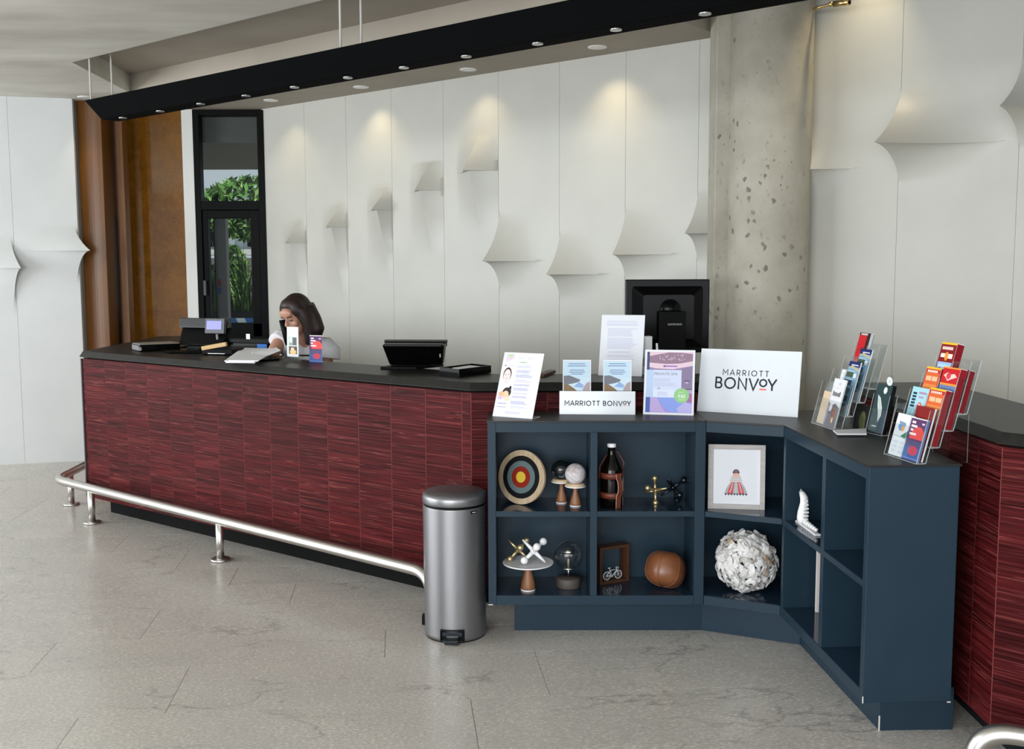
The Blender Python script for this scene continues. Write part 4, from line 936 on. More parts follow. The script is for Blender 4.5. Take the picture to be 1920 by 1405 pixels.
BRR(fr_[0], le, .094, .110, .187, .006, .020, 'leaflet', 'plain dark red leaflet behind the purple one in the right rack', draw_dred, g)
BRR(fr_[1], le, .008, .099, .190, .006, .006, 'leaflet', 'light blue leaflet with dark upright lettering in the right rack', draw_lblue, g)
BRR(fr_[1], le, .112, .092, .198, .022, .006, 'leaflet', 'orange and red leaflet stack on the right of the second tier', draw_red, g, spine=C(140, 26, 34))
BRR(fr_[2], le, .008, .088, .205, .026, .005, 'leaflet', 'orange and red leaflet stack on the left of the third tier', draw_red, g, spine=C(128, 22, 34))
BRR(fr_[2], le, .1075, .096, .214, .026, .005, 'leaflet', 'thick red leaflet stack with a pale emblem at the upper right of the rack', draw_red_white, g, spine=C(140, 24, 34))
BRR(fr_[3], le, .008, .090, .236, .028, .004, 'leaflet', 'tallest red leaflet stack with a blue sky picture in the right rack', draw_red_sky, g, spine=C(134, 22, 32))
BRR(fr_[3], le, .110, .094, .150, .020, .006, 'leaflet', 'dark red leaflets low in the back tier of the right rack', draw_dred, g, spine=C(134, 22, 32))
Lloc = at_z(1521, 793.5, T0); Lloc = (Lloc.x, Lloc.y, T0); RYL = R(-81.5)
rk2, fl_, le2 = rack(Lloc, RYL, .212, 'clear acrylic four tier brochure rack half empty, beside the white lettered board', 4, 2)
g2 = 'leaflets in the left brochure rack'
BRL = lambda *a, **k: brochure(Lloc, RYL, *a, **k)
BRL(fl_[0], le2, .010, .096, .140, .004, .018, 'leaflet', 'plain tan leaflet in the front of the left rack', draw_tan, g2)
BRL(fl_[0], le2, .100, .104, .205, .006, .004, 'leaflet', 'white leaflet with a vaulted hall picture in the left rack', draw_white_wall, g2)
BRL(fl_[1], le2, .070, .034, .185, .004, .006, 'leaflet', 'plain white leaflet peeping out behind the vaulted hall one', lambda p, w_, h: p.rect(.006, h*.9, w_-.004, h*.92, C(214, 214, 222)), g2)
BRL(fl_[1], le2, .110, .096, .225, .005, .010, 'leaflet', 'navy topped leaflet with coast pictures, lower of the pair', draw_navy_cruise, g2)
BRL(fl_[2], le2, .110, .096, .220, .005, .010, 'leaflet', 'navy topped leaflet with coast pictures, upper of the pair', draw_navy_cruise, g2)
BRL(fl_[3], le2, .006, .115, .225, .006, .008, 'leaflet', 'red and black leaflet at the top of the left rack', draw_redblack, g2, spine=C(150, 156, 160))
# small holder with green leaflet
Gl = at_z(1622, 811, T0); Gl = (Gl.x, Gl.y, T0); RG = R(-73)
rg, fg, lg = rack(Gl, RG, .105, 'small single pocket acrylic holder with a dark green leaflet between the racks', 1, 1, ph=.16, lean=R(13))
def draw_green(p, w_, h):
    p.rect(0, 0, w_, h, C(44, 66, 68)); p.rect(w_*.5, 0, w_, h*.5, C(40, 58, 72)); p.disc(w_*.60, h*.88, .011, C(226, 232, 230), ry=.014)
    p.poly([(w_*.20, h*.78), (w_*.40, h*.72), (w_*.62, h*.52), (w_*.66, h*.36), (w_*.52, h*.22), (w_*.44, h*.40), (w_*.30, h*.56)], C(204, 212, 206)); p.stroke([(w_*.30, h*.70), (w_*.56, h*.44), (w_*.55, h*.28)], .002, C(150, 160, 156)); p.rect(.02, h*.12, .05, h*.145, C(180, 200, 190))
brochure(Gl, RG, fg[0], lg, .004, .097, .198, .018, .006, 'leaflet', 'dark green leaflet with a white leaf shape in the small holder', draw_green, None, spine=C(16, 20, 22), pages=C(20, 24, 26))
ms = MB(); O = Vector((.07, .046, .165)); ms.bx(.058, .100, .050, .052, .16, .240); ms.build('header_plate', ACR, rg, ws=False)
p = Print(Vector((.058, .050, .16)), (1, 0, 0), (0, 0, 1), (0, -1, 0)); p.disc(.021, .054, .018, C(226, 230, 230), 24); p.disc(.021, .054, .006, C(196, 204, 204), 16); p.build(rg, 'round_emblem')
# second holder in front of the empty pockets with an olive leaflet
q = at_z(1604, 806, T0)
ol = thing('leaflet', 'dark leaflet with an olive coloured picture leaning low by the left rack', 'leaflet', (q.x+.015, q.y+.0, T0), RYL)
mb = MB(); O, up, nn = sheet(mb, .12, .105, .006, R(10)); mb.build('pages', C(24, 22, 22), ol, ws=False)
p = Print(O, (1, 0, 0), up, nn); p.disc(.070, .040, .026, C(92, 96, 62), ry=.038); p.poly([(.050, .0), (.10, .0), (.095, .05), (.06, .06)], C(74, 80, 50)); p.build(ol, 'cover')
# white cards
q = at_z(1596, 813, T0)
for i in range(2):
    cd = setp(MB().plate([at_z(1562, 809, T0+.002+.006*i), at_z(1570, 816, T0+.002+.006*i), at_z(1625, 816, T0+.002+.006*i), at_z(1624, 806, T0+.002+.006*i)], (0, 0, .0055)).build('card_stack', PAPER), ('lower' if i == 0 else 'upper')+' white card pile lying in front of the left rack', 'cards', 'white card piles')

# ================================================================== THINGS IN THE SHELVES
zA, zB = SH1+.001, BZ+.001
# target
tg_ = thing('target_board', 'round wooden target with black, grey, red and yellow rings leaning in the shelf', 'target', (.040, 4.672, zA), R(-33))
Rr = .124; tl = R(9); Mt = Matrix.Rotation(-tl, 4, 'X') @ Matrix.Rotation(R(90), 4, 'X')
def disc_part(r, y, nm, m_, th=.002):
    cc_ = Vector((0, 0, Rr*math.cos(tl)+.002)); nn = Mt.to_3x3() @ Vector((0, 0, 1))
    MB().lathe([(r, -th), (r, 0)], 64, cc_+nn*y, Mt, 0, False).build(nm, m_, tg_, ws=False)
disc_part(Rr, .0, 'wooden_disc', WOODT, .014); disc_part(Rr*.79, .0008, 'black_ring', C(18, 18, 20)); disc_part(Rr*.60, .0016, 'grey_ring', C(98, 116, 118)); disc_part(Rr*.398, .0024, 'red_ring', C(138, 38, 26)); disc_part(Rr*.205, .0032, 'yellow_centre', C(214, 182, 62))
def stone_globe(loc, label, m_, hgt=.105, rs=.048):
    t = thing('stone_globe', label, 'globe', loc, group='polished stone balls on small wooden stands')
    MB().lathe([(.025, .004), (.0255, .012), (.022, .03), (.012, .06), (.009, hgt*.70), (.0105, hgt*.745)], 28).build('cone_foot', WOODC, t, ws=False)
    MB().lathe([(.0255, 0), (.026, .0045), (.0255, .0055)], 28).build('white_base', WMET, t, ws=False)
    z = hgt*.745; MB().lathe([(.012, z), (.047, z+.002), (.049, z+.005), (.047, z+.007)], 36).build('white_plate', WMET, t, ws=False)
    MB().lathe([(.030, z+.007), (.045, z+.007), (.045, z+.013), (.038, z+.019), (.030, z+.019)], 36).build('wooden_ring', WOODL, t, ws=False)
    MB().ball((0, 0, z+.012+rs), rs, 36, 24).build('ball', m_, t, ws=False)
stone_globe((.226, 4.690, zA), 'black marbled stone ball on a wooden stand behind the white one', MARB, .128); stone_globe((.286, 4.625, zA), 'white marbled stone ball on a wooden stand in front', MARW, .118)
# bottle in a leather carrier
bo_ = thing('bottle', 'big dark glass bottle in a brown leather carrier with a white cap', 'bottle', (.448, 4.612, zA))
MB().lathe([(.046, 0), (.050, .006), (.050, .155), (.046, .180), (.030, .212), (.019, .236), (.0165, .25), (.0165, .274)], 40).build('glass_body', BOTTLE, bo_, ws=False)
MB().lathe([(.0195, .273), (.0200, .276), (.0200, .288), (.0185, .290)], 28).build('cap', WMET, bo_, ws=False)
for z in (.045, .134): MB().lathe([(.0505, z), (.0525, z), (.0525, z+.026), (.0505, z+.026)], 40).build('strap', LEATHD, bo_, ws=False)
for an in (-62, 118, 28):
    c_, s_2 = math.cos(R(an)), math.sin(R(an)); Mz = Matrix.Rotation(R(an), 4, 'Z'); mb = MB()
    if an == -62:
        pts = [(.0535, .002), (.055, .04), (.057, .06), (.068, .075), (.072, .10), (.066, .125), (.055, .140), (.0535, .158)]
    else: pts = [(.0530, .002), (.0535, .08), (.0535, .158)]
    for (a0, z0), (a1, z1) in zip(pts[:-1], pts[1:]):
        P = [Mz.to_3x3() @ Vector((a0, -.011, z0)), Mz.to_3x3() @ Vector((a0, .011, z0)), Mz.to_3x3() @ Vector((a1, .011, z1)), Mz.to_3x3() @ Vector((a1, -.011, z1))]
        mb.plate(P, Mz.to_3x3() @ Vector((.003, 0, 0)))
    mb.build('carrier_strap', LEATHD, bo_, ws=False)
    mb = MB()
    for sd in (-.0112, .0112): mb.tube([Mz.to_3x3() @ Vector((a+.0015, sd, z)) for a, z in pts], .0013, 6)
    mb.build('pale_strap_edge', C(206, 190, 170), bo_, ws=False, kind='stuff')
MB().tube([(.050, .012, .16), (.058, .015, .20), (.03, .03, .245), (-.02, .03, .23), (-.052, .01, .185), (-.056, 0, .13)], .0035, 8).build('carrying_loop', LEATHD, bo_, ws=False)
# jacks
def jack(name, label, loc, axes, mt, L_=.058, rb=.0145, group=None, rw=.0085):
    t = thing(name, label, 'ornament', loc, group=group)
    A = Vector(axes[0]).normalized(); Bv = Vector(axes[1]); Bv = (Bv-A*Bv.dot(A)).normalized(); Cv = A.cross(Bv)
    if len(axes) > 3 and axes[3]: Cv = -Cv
    arms = MB(); arms.ball((0, 0, 0), rw*1.5, 12, 8)
    spec = axes[2]
    for d, e in ((A, spec[0]), (-A, spec[1]), (Bv, spec[2]), (-Bv, spec[3]), (Cv, spec[4]), (-Cv, spec[5])):
        if e: arms.tube([(0, 0, 0), d*(L_*.85)], [rw, rw*.62], 10)
        else: arms.tube([(0, 0, 0), d*L_*1.12], [rw, rw*.36], 10)
    arms.build('arms', mt, t, ws=False)
    for d, e in ((A, spec[0]), (-A, spec[1]), (Bv, spec[2]), (-Bv, spec[3]), (Cv, spec[4]), (-Cv, spec[5])):
        if e: MB().ball(d*L_, rb, 20, 14).build('ball', mt, t, ws=False)
    return t
gj = 'large toy jack ornaments'
q = at_y(1228.5, 916, 4.68); jack('jack_ornament', 'gold jack ornament on the shelf right of the bottle', (q.x, q.y, zA+.0585), ((.02, .45, .89), (-.6155, -.58, .308), (1, 1, 1, 0, 0, 0)), GOLD, .058, .0145, gj)
q = at_y(1262, 914, 4.755); jack('jack_ornament', 'dark metal jack ornament in the shadow behind the gold one', (q.x, q.y, zA+.056), ((.70, .1, .45), (-.35, -.5, .75), (1, 0, 0, 1, 1, 0)), GUNM, .062, .0165, gj)
# cake stand with two jacks
zc_ = zB+.132
ck = thing('cake_stand', 'white round cake stand on a wooden cone foot', 'stand', (.070, 4.600, zB))
MB().lathe([(.0325, .006), (.033, .014), (.030, .040), (.018, .085), (.012, .110), (.0115, .118)], 32).build('cone_foot', WOODC, ck, ws=False)
MB().lathe([(.033, 0), (.0338, .006), (.033, .007)], 32).build('white_base', WMET, ck, ws=False)
MB().lathe([(.014, .118), (.10, .121), (.114, .126), (.116, .129), (.115, .132), (.113, .1315)], 56).build('plate', WMET, ck, ws=False)
q = at_y(1001, 1022, 4.575); jack('jack_ornament', 'white jack ornament lying on the cake stand', (q.x, q.y, zc_+.057), ((-.62, -.45, -.50), (.08, -.80, .38), (1, 1, 1, 0, 0, 0, ), True), WMET, .064, .0170, gj, .0115)
q = at_y(972, 1023, 4.625); jack('jack_ornament', 'bronze jack ornament behind the white one on the cake stand', (q.x, q.y, zc_+.050), ((-.52, -.3, -.50), (.24, -.55, .42), (1, 1, 1, 0, 0, 0), False), GOLD, .058, .0150, gj, .0095)
# glass globe lamp
lp = thing('globe_lamp', 'clear glass globe lamp with a silvered bulb on a round dark wood base', 'lamp', (.257, 4.655, zB))
MB().lathe([(.056, 0), (.057, .003), (.057, .041), (.055, .044)], 44).build('base', WOODG, lp, ws=False)
MB().tube([(0, 0, .044), (0, 0, .088)], .0035, 12).build('stem', STEEL, lp, ws=False)
MB().lathe([(.004, .080), (.030, .084), (.031, .089), (.012, .091), (.0095, .13), (.008, .131)], 28).build('socket', STEEL, lp, ws=False)
rg_ = .066; zz = .147
MB().lathe([(rg_*math.sin(R(a_)), zz-rg_*math.cos(R(a_))) for a_ in range(28, 181, 8)]+[(1e-4, zz+rg_)], 40).build('glass_globe', BULBG, lp, ws=False)
bu = MB().lathe([(.010, .125), (.016, .138), (.027, .158), (.028, .172), (.022, .186), (.012, .194), (1e-4, .196)], 28).build('bulb', BULBG, lp, ws=False)
MB().lathe([(.0265, .156), (.0278, .166), (.0255, .172), (.015, .178), (1e-4, .179)], 28).build('silver_cap', mat('mirror_silver', (.75, .74, .70), .12, 1), bu, ws=False)
# shadow box with bicycle
bf = thing('shadow_box', 'dark walnut box frame with a small white bicycle inside', 'frame', (.475, 4.700, zB), R(26.9))
Wf, Hf, Df, tf = .160, .176, .06, .013
for (x0, x1, z0, z1) in ((-Wf/2, -Wf/2+tf, 0, Hf), (Wf/2-tf, Wf/2, 0, Hf), (-Wf/2+tf, Wf/2-tf, 0, tf), (-Wf/2+tf, Wf/2-tf, Hf-tf, Hf)): MB().bx(x0, x1, 0, Df, z0, z1).build('frame_side', WOODD, bf, ws=False, bevel=.001)
bi = thing('toy_bicycle', 'tiny white model bicycle standing inside the walnut box frame', 'bicycle', (.475-.02*math.sin(R(26.9))*0, 4.700, zB+.013), R(26.9))
yb = .018; rw_ = .0205; wl_, wr_ = Vector((-.032, yb, rw_+.0005)), Vector((.030, yb, rw_+.0005))
for cw in (wl_, wr_):
    wv = MB().tube([cw+Vector((rw_*.92*math.cos(2*math.pi*i/24), 0, rw_*.92*math.sin(2*math.pi*i/24))) for i in range(24)], .0016, 6, closed=True).build('wheel', WMET, bi, ws=False)
    mb = MB()
    for i in range(8): mb.tube([cw, cw+Vector((rw_*.9*math.cos(math.pi*i/4), 0, rw_*.9*math.sin(math.pi*i/4)))], .0005, 5)
    mb.build('spokes', WMET, wv, ws=False, kind='stuff')
st_, hd_, bb_ = Vector((-.016, yb, .044)), Vector((.020, yb, .046)), Vector((-.003, yb, .016))
mb = MB()
for a_, b_ in ((bb_, st_+Vector((-.003, 0, .012))), (st_, hd_), (bb_, hd_-Vector((0, 0, .005))), (bb_, wl_), (st_, wl_), (hd_+Vector((-.002, 0, .010)), wr_)): mb.tube([a_, b_], .0014, 6)
mb.build('bike_frame', WMET, bi, ws=False)
MB().tube([st_+Vector((-.010, 0, .0125)), st_+Vector((.006, 0, .013))], [.0022, .0012], 8).build('saddle', WMET, bi, ws=False)
MB().tube([hd_+Vector((-.004, 0, .010)), hd_+Vector((.009, 0, .011)), hd_+Vector((.012, 0, .007)), hd_+Vector((.008, 0, .002))], .0013, 6).build('handlebar', WMET, bi, ws=False)
MB().lathe([(.0045, -.001), (.0045, .001)], 12, bb_, Matrix.Rotation(R(90), 4, 'X')).build('chainring', WMET, bi, ws=False)
# leather ball
lbq = at_y(1249, 1072, 4.60)
lb_ = thing('leather_ball', 'brown leather barrel shaped ball with raised seams', 'ball', (lbq.x, 4.625, zB))
Rb_, Hb = .092, .079
mb = MB(); nseg = 48; npr = 20; prof = []
Mr = (Matrix.Rotation(R(14), 4, 'Y') @ Matrix.Rotation(R(-22), 4, 'X')).to_3x3()
def ballpt(th, ph):     # superellipsoid with slightly flat gores
    gore = 1-.035*abs(math.sin(3*th))
    c_, s_2 = math.cos(ph), math.sin(ph)
    sg = lambda v, e: math.copysign(abs(v)**e, v)
    return Mr @ Vector((Rb_*gore*sg(c_, .72)*math.cos(th), Rb_*gore*sg(c_, .72)*math.sin(th), Hb*sg(s_2, .80)))
V = [ballpt(2*math.pi*i/nseg, -math.pi/2+math.pi*j/npr) for j in range(npr+1) for i in range(nseg)]
zmin = min(v.z for v in V); off = Vector((0, 0, -zmin)); V = [v+off for v in V]
mb.add(V, [(j*nseg+i, j*nseg+(i+1) % nseg, (j+1)*nseg+(i+1) % nseg, (j+1)*nseg+i) for j in range(npr) for i in range(nseg)], 0, True); mb.build('ball_body', LEATH, lb_, ws=False)
for gk in range(6): MB().tube([ballpt(math.pi*gk/3+.0, -math.pi/2+.02+(math.pi-.04)*j/24)*1.003+off for j in range(25)], .0016, 6).build('seam', LEATH, lb_, ws=False)
# framed shuttlecock print
pf = thing('picture_frame', 'grey wood framed print of a red and white shuttlecock', 'picture', (1.000, 4.547, zA), R(-8.1))
Wp, Hp, tp = .250, .290, .0215; lt = R(3)
up = Vector((0, math.sin(lt), math.cos(lt))); nb = Vector((0, math.cos(lt), -math.sin(lt))); O = Vector((-Wp/2, 0, 0))
def fbar(x0, x1, z0, z1): MB().plate([O+Vector((x0, 0, 0))+up*z0, O+Vector((x1, 0, 0))+up*z0, O+Vector((x1, 0, 0))+up*z1, O+Vector((x0, 0, 0))+up*z1], nb*.022).build('frame_side', FRAMEG, pf, ws=False, bevel=.001)
fbar(0, tp, 0, Hp); fbar(Wp-tp, Wp, 0, Hp); fbar(tp, Wp-tp, 0, tp); fbar(tp, Wp-tp, Hp-tp, Hp)
MB().plate([O+Vector((tp, 0, 0))+up*tp+nb*.010, O+Vector((Wp-tp, 0, 0))+up*tp+nb*.010, O+Vector((Wp-tp, 0, 0))+up*(Hp-tp)+nb*.010, O+Vector((tp, 0, 0))+up*(Hp-tp)+nb*.010], nb*.004).build('print_sheet', PAPERB, pf, ws=False)
p = Print(O+nb*.010, (1, 0, 0), up, -nb); cxp = .1235
def q_(x, y): return (cxp+x, .062+y)
p.poly([q_(*v) for v in ((-.050, .012), (-.015, .092), (.015, .092), (.050, .012))], C(226, 222, 222))
for k_ in range(8):
    t0 = (k_-3.5)/4; x0 = t0*.051; x1 = t0*.022
    p.poly([q_(x0-.0062, .004), q_(x0+.0062, .004), q_(x0*.82+.0058, .030), q_(x1+.0028, .060), q_(x1-.0028, .060), q_(x0*.82-.0058, .030)], C(176, 182, 184) if k_ in (0, 3, 4, 7) else C(214, 92, 98))
    p.poly([q_(x0-.0060, .007), q_(x0-.001, -.0015), q_(x0+.001, -.0015), q_(x0+.0060, .007)], C(62, 66, 78))
for k_ in (-1, 0, 1): p.poly([q_(k_*.026-.0022, .012), q_(k_*.026+.0022, .012), q_(k_*.012+.0016, .058), q_(k_*.012-.0016, .058)], C(206, 206, 210))
for i, (y, ww) in enumerate(((.066, .027), (.074, .023), (.082, .020))): p.rect(cxp-ww, .062+y, cxp+ww, .062+y+.0018, C(150, 120, 122))
p.rect(cxp-.0145, .062+.086, cxp+.0145, .062+.097, C(238, 180, 160)); p.poly([q_(a_[0], .098+a_[1]) for a_ in circ(0, 0, .0150, .019, 0, 180, 14)], C(70, 78, 86)); 
for k_ in (-1, 0, 1): p.rect(cxp+k_*.005-.0008, .062+.098, cxp+k_*.005+.0008, .062+.113, C(210, 150, 130))
p.build(pf, 'shuttlecock_print')
# driftwood ball
db_ = thing('driftwood_ball', 'white ball of bleached driftwood pieces in the corner unit', 'ornament', (1.052, 4.57, zB))
DW = [mk_plain_noise('bleached_wood', (.62, .60, .58), (.84, .84, .84), 22, .7, .15, rnd=True), mk_plain_noise('grey_driftwood', (.36, .33, .30), (.66, .63, .60), 22, .7, .15, rnd=True), mk_plain_noise('tan_driftwood', (.40, .28, .19), (.58, .46, .36), 18, .7, .15, rnd=True)]
Rd = .138; rn = random.Random(21); cD = Vector((0, 0, Rd+.004))
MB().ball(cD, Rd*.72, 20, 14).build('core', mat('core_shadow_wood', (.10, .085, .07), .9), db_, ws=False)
chips = []
for k_ in range(7):
    ln = rn.uniform(.055, .095); wdd = rn.uniform(.009, .019); n_ = 5; mb = MB(); pts = []; rr = []
    V = []
    for i in range(n_+1):
        t = i/n_; wv = wdd*(.45+.75*math.sin(math.pi*(.12+.76*t)))*rn.uniform(.75, 1.2); hv = wv*rn.uniform(.22, .5); xo = ln*(t-.5); zo = .006*math.sin(t*3.1)+rn.uniform(-.002, .002); yo = rn.uniform(-.003, .003)
        for j in range(7):
            a_ = 2*math.pi*j/7; jj = rn.uniform(.55, 1.3); V.append((xo, yo+wv*math.cos(a_)*jj, zo+hv*math.sin(a_)*jj))
    mb.add(V, [(i*7+j, i*7+(j+1) % 7, (i+1)*7+(j+1) % 7, (i+1)*7+j) for i in range(n_) for j in range(7)]+[tuple(range(7))[::-1], tuple(range(n_*7, n_*7+7))], 0, True)
    meset = []
    for m_ in DW:
        me = bpy.data.meshes.new('wood_chip'); me.from_pydata([tuple(v) for v in mb.v], [], mb.f); me.materials.append(m_)
        meset.append(me)
    chips.append(meset)
NC = 240
for i in range(NC):
    zc2 = 1-2*(i+.5)/NC; a_ = i*2.39996; rr = math.sqrt(1-zc2*zc2); nrm = Vector((rr*math.cos(a_), rr*math.sin(a_), zc2))
    rad = Rd*rn.uniform(.78, .95); t_ = nrm.orthogonal().normalized(); t_ = Matrix.Rotation(rn.uniform(0, 6.28), 3, nrm) @ t_; b_ = nrm.cross(t_)
    Mx = Matrix((t_, b_, nrm)).transposed(); Mx = Mx @ Matrix.Rotation(rn.uniform(-.42, .42), 3, 'Y') @ Matrix.Rotation(rn.uniform(-.6, .6), 3, 'X')
    kx = rn.random(); mi_ = 0 if kx < .80 else (1 if kx < .92 else 2)
    o = bpy.data.objects.new('wood_chip', chips[rn.randrange(7)][mi_]); COL.objects.link(o); o.parent = db_
    M4 = Mx.to_4x4() @ Matrix.Diagonal((rn.uniform(.6, .95), rn.uniform(.7, 1.1), rn.uniform(.8, 1.3), 1)); M4.translation = cD+nrm*rad; o.matrix_local = M4
    zlow = min((M4 @ v.co).z for v in o.data.vertices)
    if zlow < .0005: o.location.z += .0005-zlow
# spine figurine
sv = at_z(1512, 996, zA)
fg_ = thing('figurine', 'small white carved figurine with a ribbed curved neck', 'figurine', (1.216, 4.238, zA), R(-87))
MB().bx(-.075, .165, -.012, .014, 0, .008).build('base_plank', WMET, fg_, ws=False, bevel=.002)
nk = [(-.016, .008, .020), (-.020, .030, .023), (-.018, .055, .021), (-.008, .080, .0185), (.000, .100, .017), (-.004, .118, .0165), (-.024, .130, .0135), (-.043, .136, .009)]
nk = [(x, z) + (r_,) for x, z, r_ in nk]
mb = MB(); mb.tube([Vector((x, 0, z)) for x, z, r_ in nk], [r_ for x, z, r_ in nk], 14); mb.tube([(-.034, 0, .134), (-.046, 0, .146)], [.006, .003], 8); mb.tube([(-.036, 0, .126), (-.052, 0, .120)], [.006, .0035], 8); mb.build('neck', WMET, fg_, ws=False)
for i in range(7):
    t = i/6; x = .012+.012*math.sin(t*3.0)-.004; z = .020+.088*t; MB().box((x, 0, z), (.022, .020, .0085), Matrix.Rotation(R(12-30*t), 4, 'Y')).build('rib', WMET, fg_, ws=False, bevel=.002)
for i in range(6): MB().tube([(.020+.024*i, 0, .018), (.034+.024*i, 0, .024)], [.013-.001*i, .011-.001*i], 10).build('tail_segment', WMET, fg_, ws=False)
# picture seen edge-on in the lower right unit
wf = thing('picture_frame', 'pale frame seen edge-on against the divider in the right unit', 'picture', (1.355, 4.275, zB), R(0))
MB().bx(-.068, .09, -.0, .016, 0, .285).build('frame_body', C(214, 206, 202), wf, ws=False, bevel=.001); MB().bx(-.055, .078, -.002, 0, .01, .275).build('picture_face', PAPERB, wf, ws=False)

# ================================================================== ON THE COUNTER
def lt(p, rz): return Matrix.Translation(Vector(p)) @ Matrix.Rotation(rz, 4, 'Z')
# till on the left with a customer display
za = math.atan2(CU.y, CU.x)
q = at_z(372, 659, ZS)
ti = thing('till_terminal', 'black till terminal with a small lit blue customer display, left part of the counter', 'till', (q.x-.02, q.y+.08, ZS), R(-20))
mb = MB(); mb.add([(-.185, .02, .035), (.17, .02, .035), (.19, .10, .155), (-.205, .10, .155), (-.185, .06, .03), (.17, .06, .03), (.19, .135, .150), (-.205, .135, .150)], [(0, 1, 2, 3), (7, 6, 5, 4), (4, 5, 1, 0), (5, 6, 2, 1), (6, 7, 3, 2), (7, 4, 0, 3)]); mb.build('screen_back', BLK, ti, ws=False, bevel=.006)
mb = MB(); mb.add([(-.205, .060, .150), (.195, .060, .150), (.195, .085, .215), (-.215, .085, .215), (-.205, .10, .150), (.195, .10, .150), (.195, .105, .215), (-.215, .105, .215)], [(0, 1, 2, 3), (7, 6, 5, 4), (4, 5, 1, 0), (5, 6, 2, 1), (6, 7, 3, 2), (7, 4, 0, 3)]); mb.build('top_cover', DKG, ti, ws=False, bevel=.006)
MB().bx(-.10, .12, .0, .20, 0, .03).build('base', BLK, ti, ws=False, bevel=.004); MB().bx(-.05, .06, .05, .09, .028, .06).build('stand', BLK, ti, ws=False, bevel=.004)
ds = MB().box((.115, .035, .165), (.155, .025, .105), Matrix.Rotation(R(-8), 4, 'X')).build('customer_display', DKG, ti, ws=False, bevel=.004)
MB().box((.112, .0215, .172), (.118, .002, .058), Matrix.Rotation(R(-8), 4, 'X')).build('lit_screen', mat('blue_screen', (.10, .10, .5), .3, emit=(.20, .20, .75), es=.75), ds, ws=False)
MB().tube([(.115, .06, .03), (.115, .045, .12)], .009, 10).build('display_neck', GREYP, ti, ws=False)
q = at_z(280, 658, ZS)
kb = thing('cash_box', 'flat black box with a pale lid at the left end of the counter', 'box', (at_z(262, 660, ZS).x, at_z(262, 660, ZS).y, ZS), R(34))
MB().bx(-.0, .27, 0, .20, 0, .045).build('case', BLKG, kb, ws=False, bevel=.004); MB().bx(.003, .267, .003, .197, .045, .050).build('lid', C(150, 142, 130), kb, ws=False, bevel=.002); MB().bx(-.002, .0, .02, .19, .006, .038).build('end_plate', GREYP, kb, ws=False); MB().bx(-.003, .012, -.002, .014, .008, .03).build('latch', STEEL, kb, ws=False)
q = at_z(335, 661, ZS)
tb = setp(MB().plate([at_z(300, 659, ZS+.001), at_z(316, 663, ZS+.001), at_z(378, 663, ZS+.001), at_z(372, 656, ZS+.001)], (0, 0, .012)).build('flat_tray', BLKG, bevel=.003), 'thin flat black tray in front of the till', 'tray')
q = at_z(402, 668, ZS)
rd = thing('card_printer', 'low black card printer with a tan wooden bar across it', 'printer', (q.x, q.y+.05, ZS), R(-14))
MB().bx(-.10, .11, 0, .16, 0, .045).build('body', BLK, rd, ws=False, bevel=.01); MB().box((-.02, .01, .058), (.175, .022, .026), Matrix.Rotation(R(-10), 4, 'Y')).build('wooden_bar', C(206, 172, 122), rd, ws=False, bevel=.002); MB().bx(-.06, .06, -.004, .0, .010, .014).build('slot', STEEL, rd, ws=False)
q = at_z(465, 662, ZS+.0)
kd = thing('keyboard_drawer', 'black cash drawer and stand behind the paper pile', 'drawer', (at_z(455, 655, ZS).x+.07, at_z(455, 655, ZS).y-.16, ZS), R(-25))
MB().bx(-.22, .24, 0, .06, .052, .080).build('upper_bar', BLK, kd, ws=False, bevel=.003); MB().bx(-.20, .22, .01, .06, 0, .052).build('case', BLKG, kd, ws=False, bevel=.003); MB().bx(.00, .03, -.004, .0, .080, .115).build('white_label', WHT, kd, ws=False); MB().bx(.09, .17, -.004, 0, .02, .05).build('blue_label', C(60, 110, 180), kd, ws=False)
# paper pile
PILE = mat('lightened_paper', (.93, .94, .96), .6)  # white paper with its colour raised to make up for weak light on the pile
pp = thing('paper_pile', 'untidy pile of white paper sheets at the front edge of the counter', 'papers', (-1.66, 6.5, ZS))
for i in range(7):
    dx, dy = rn.uniform(-.012, .012), rn.uniform(-.012, .012); z = ZS+.001+.0045*i
    c4 = [at_z(420+i, 681-i*.7, z), at_z(474+i*1.2, 682-i*.7, z), at_z(518+i*.3, 659-i*.6, z), at_z(457, 658-i*.8, z)]
    c4 = [Vector((v.x+dx, v.y+dy, z)) for v in c4]
    MB().plate(c4, (0, 0, .0035)).build('sheet', PILE, pp)
c4 = [Vector((-1.50, 6.06, ZS+.012)), Vector((-1.41, 6.30, ZS+.05)), Vector((-1.50, 6.55, ZS+.055)), Vector((-1.60, 6.35, ZS+.036))]
MB().plate(c4, (0, 0, .002)).build('curled_sheet', PILE, pp)
pd = setp(MB().plate([at_z(478, 679, ZS), at_z(530, 676, ZS), at_z(534, 670, ZS), at_z(495, 671, ZS)], (0, 0, .012)).build('flat_tablet', BLKG, bevel=.003), 'dark flat tablet lying between the paper pile and the white card', 'tablet')
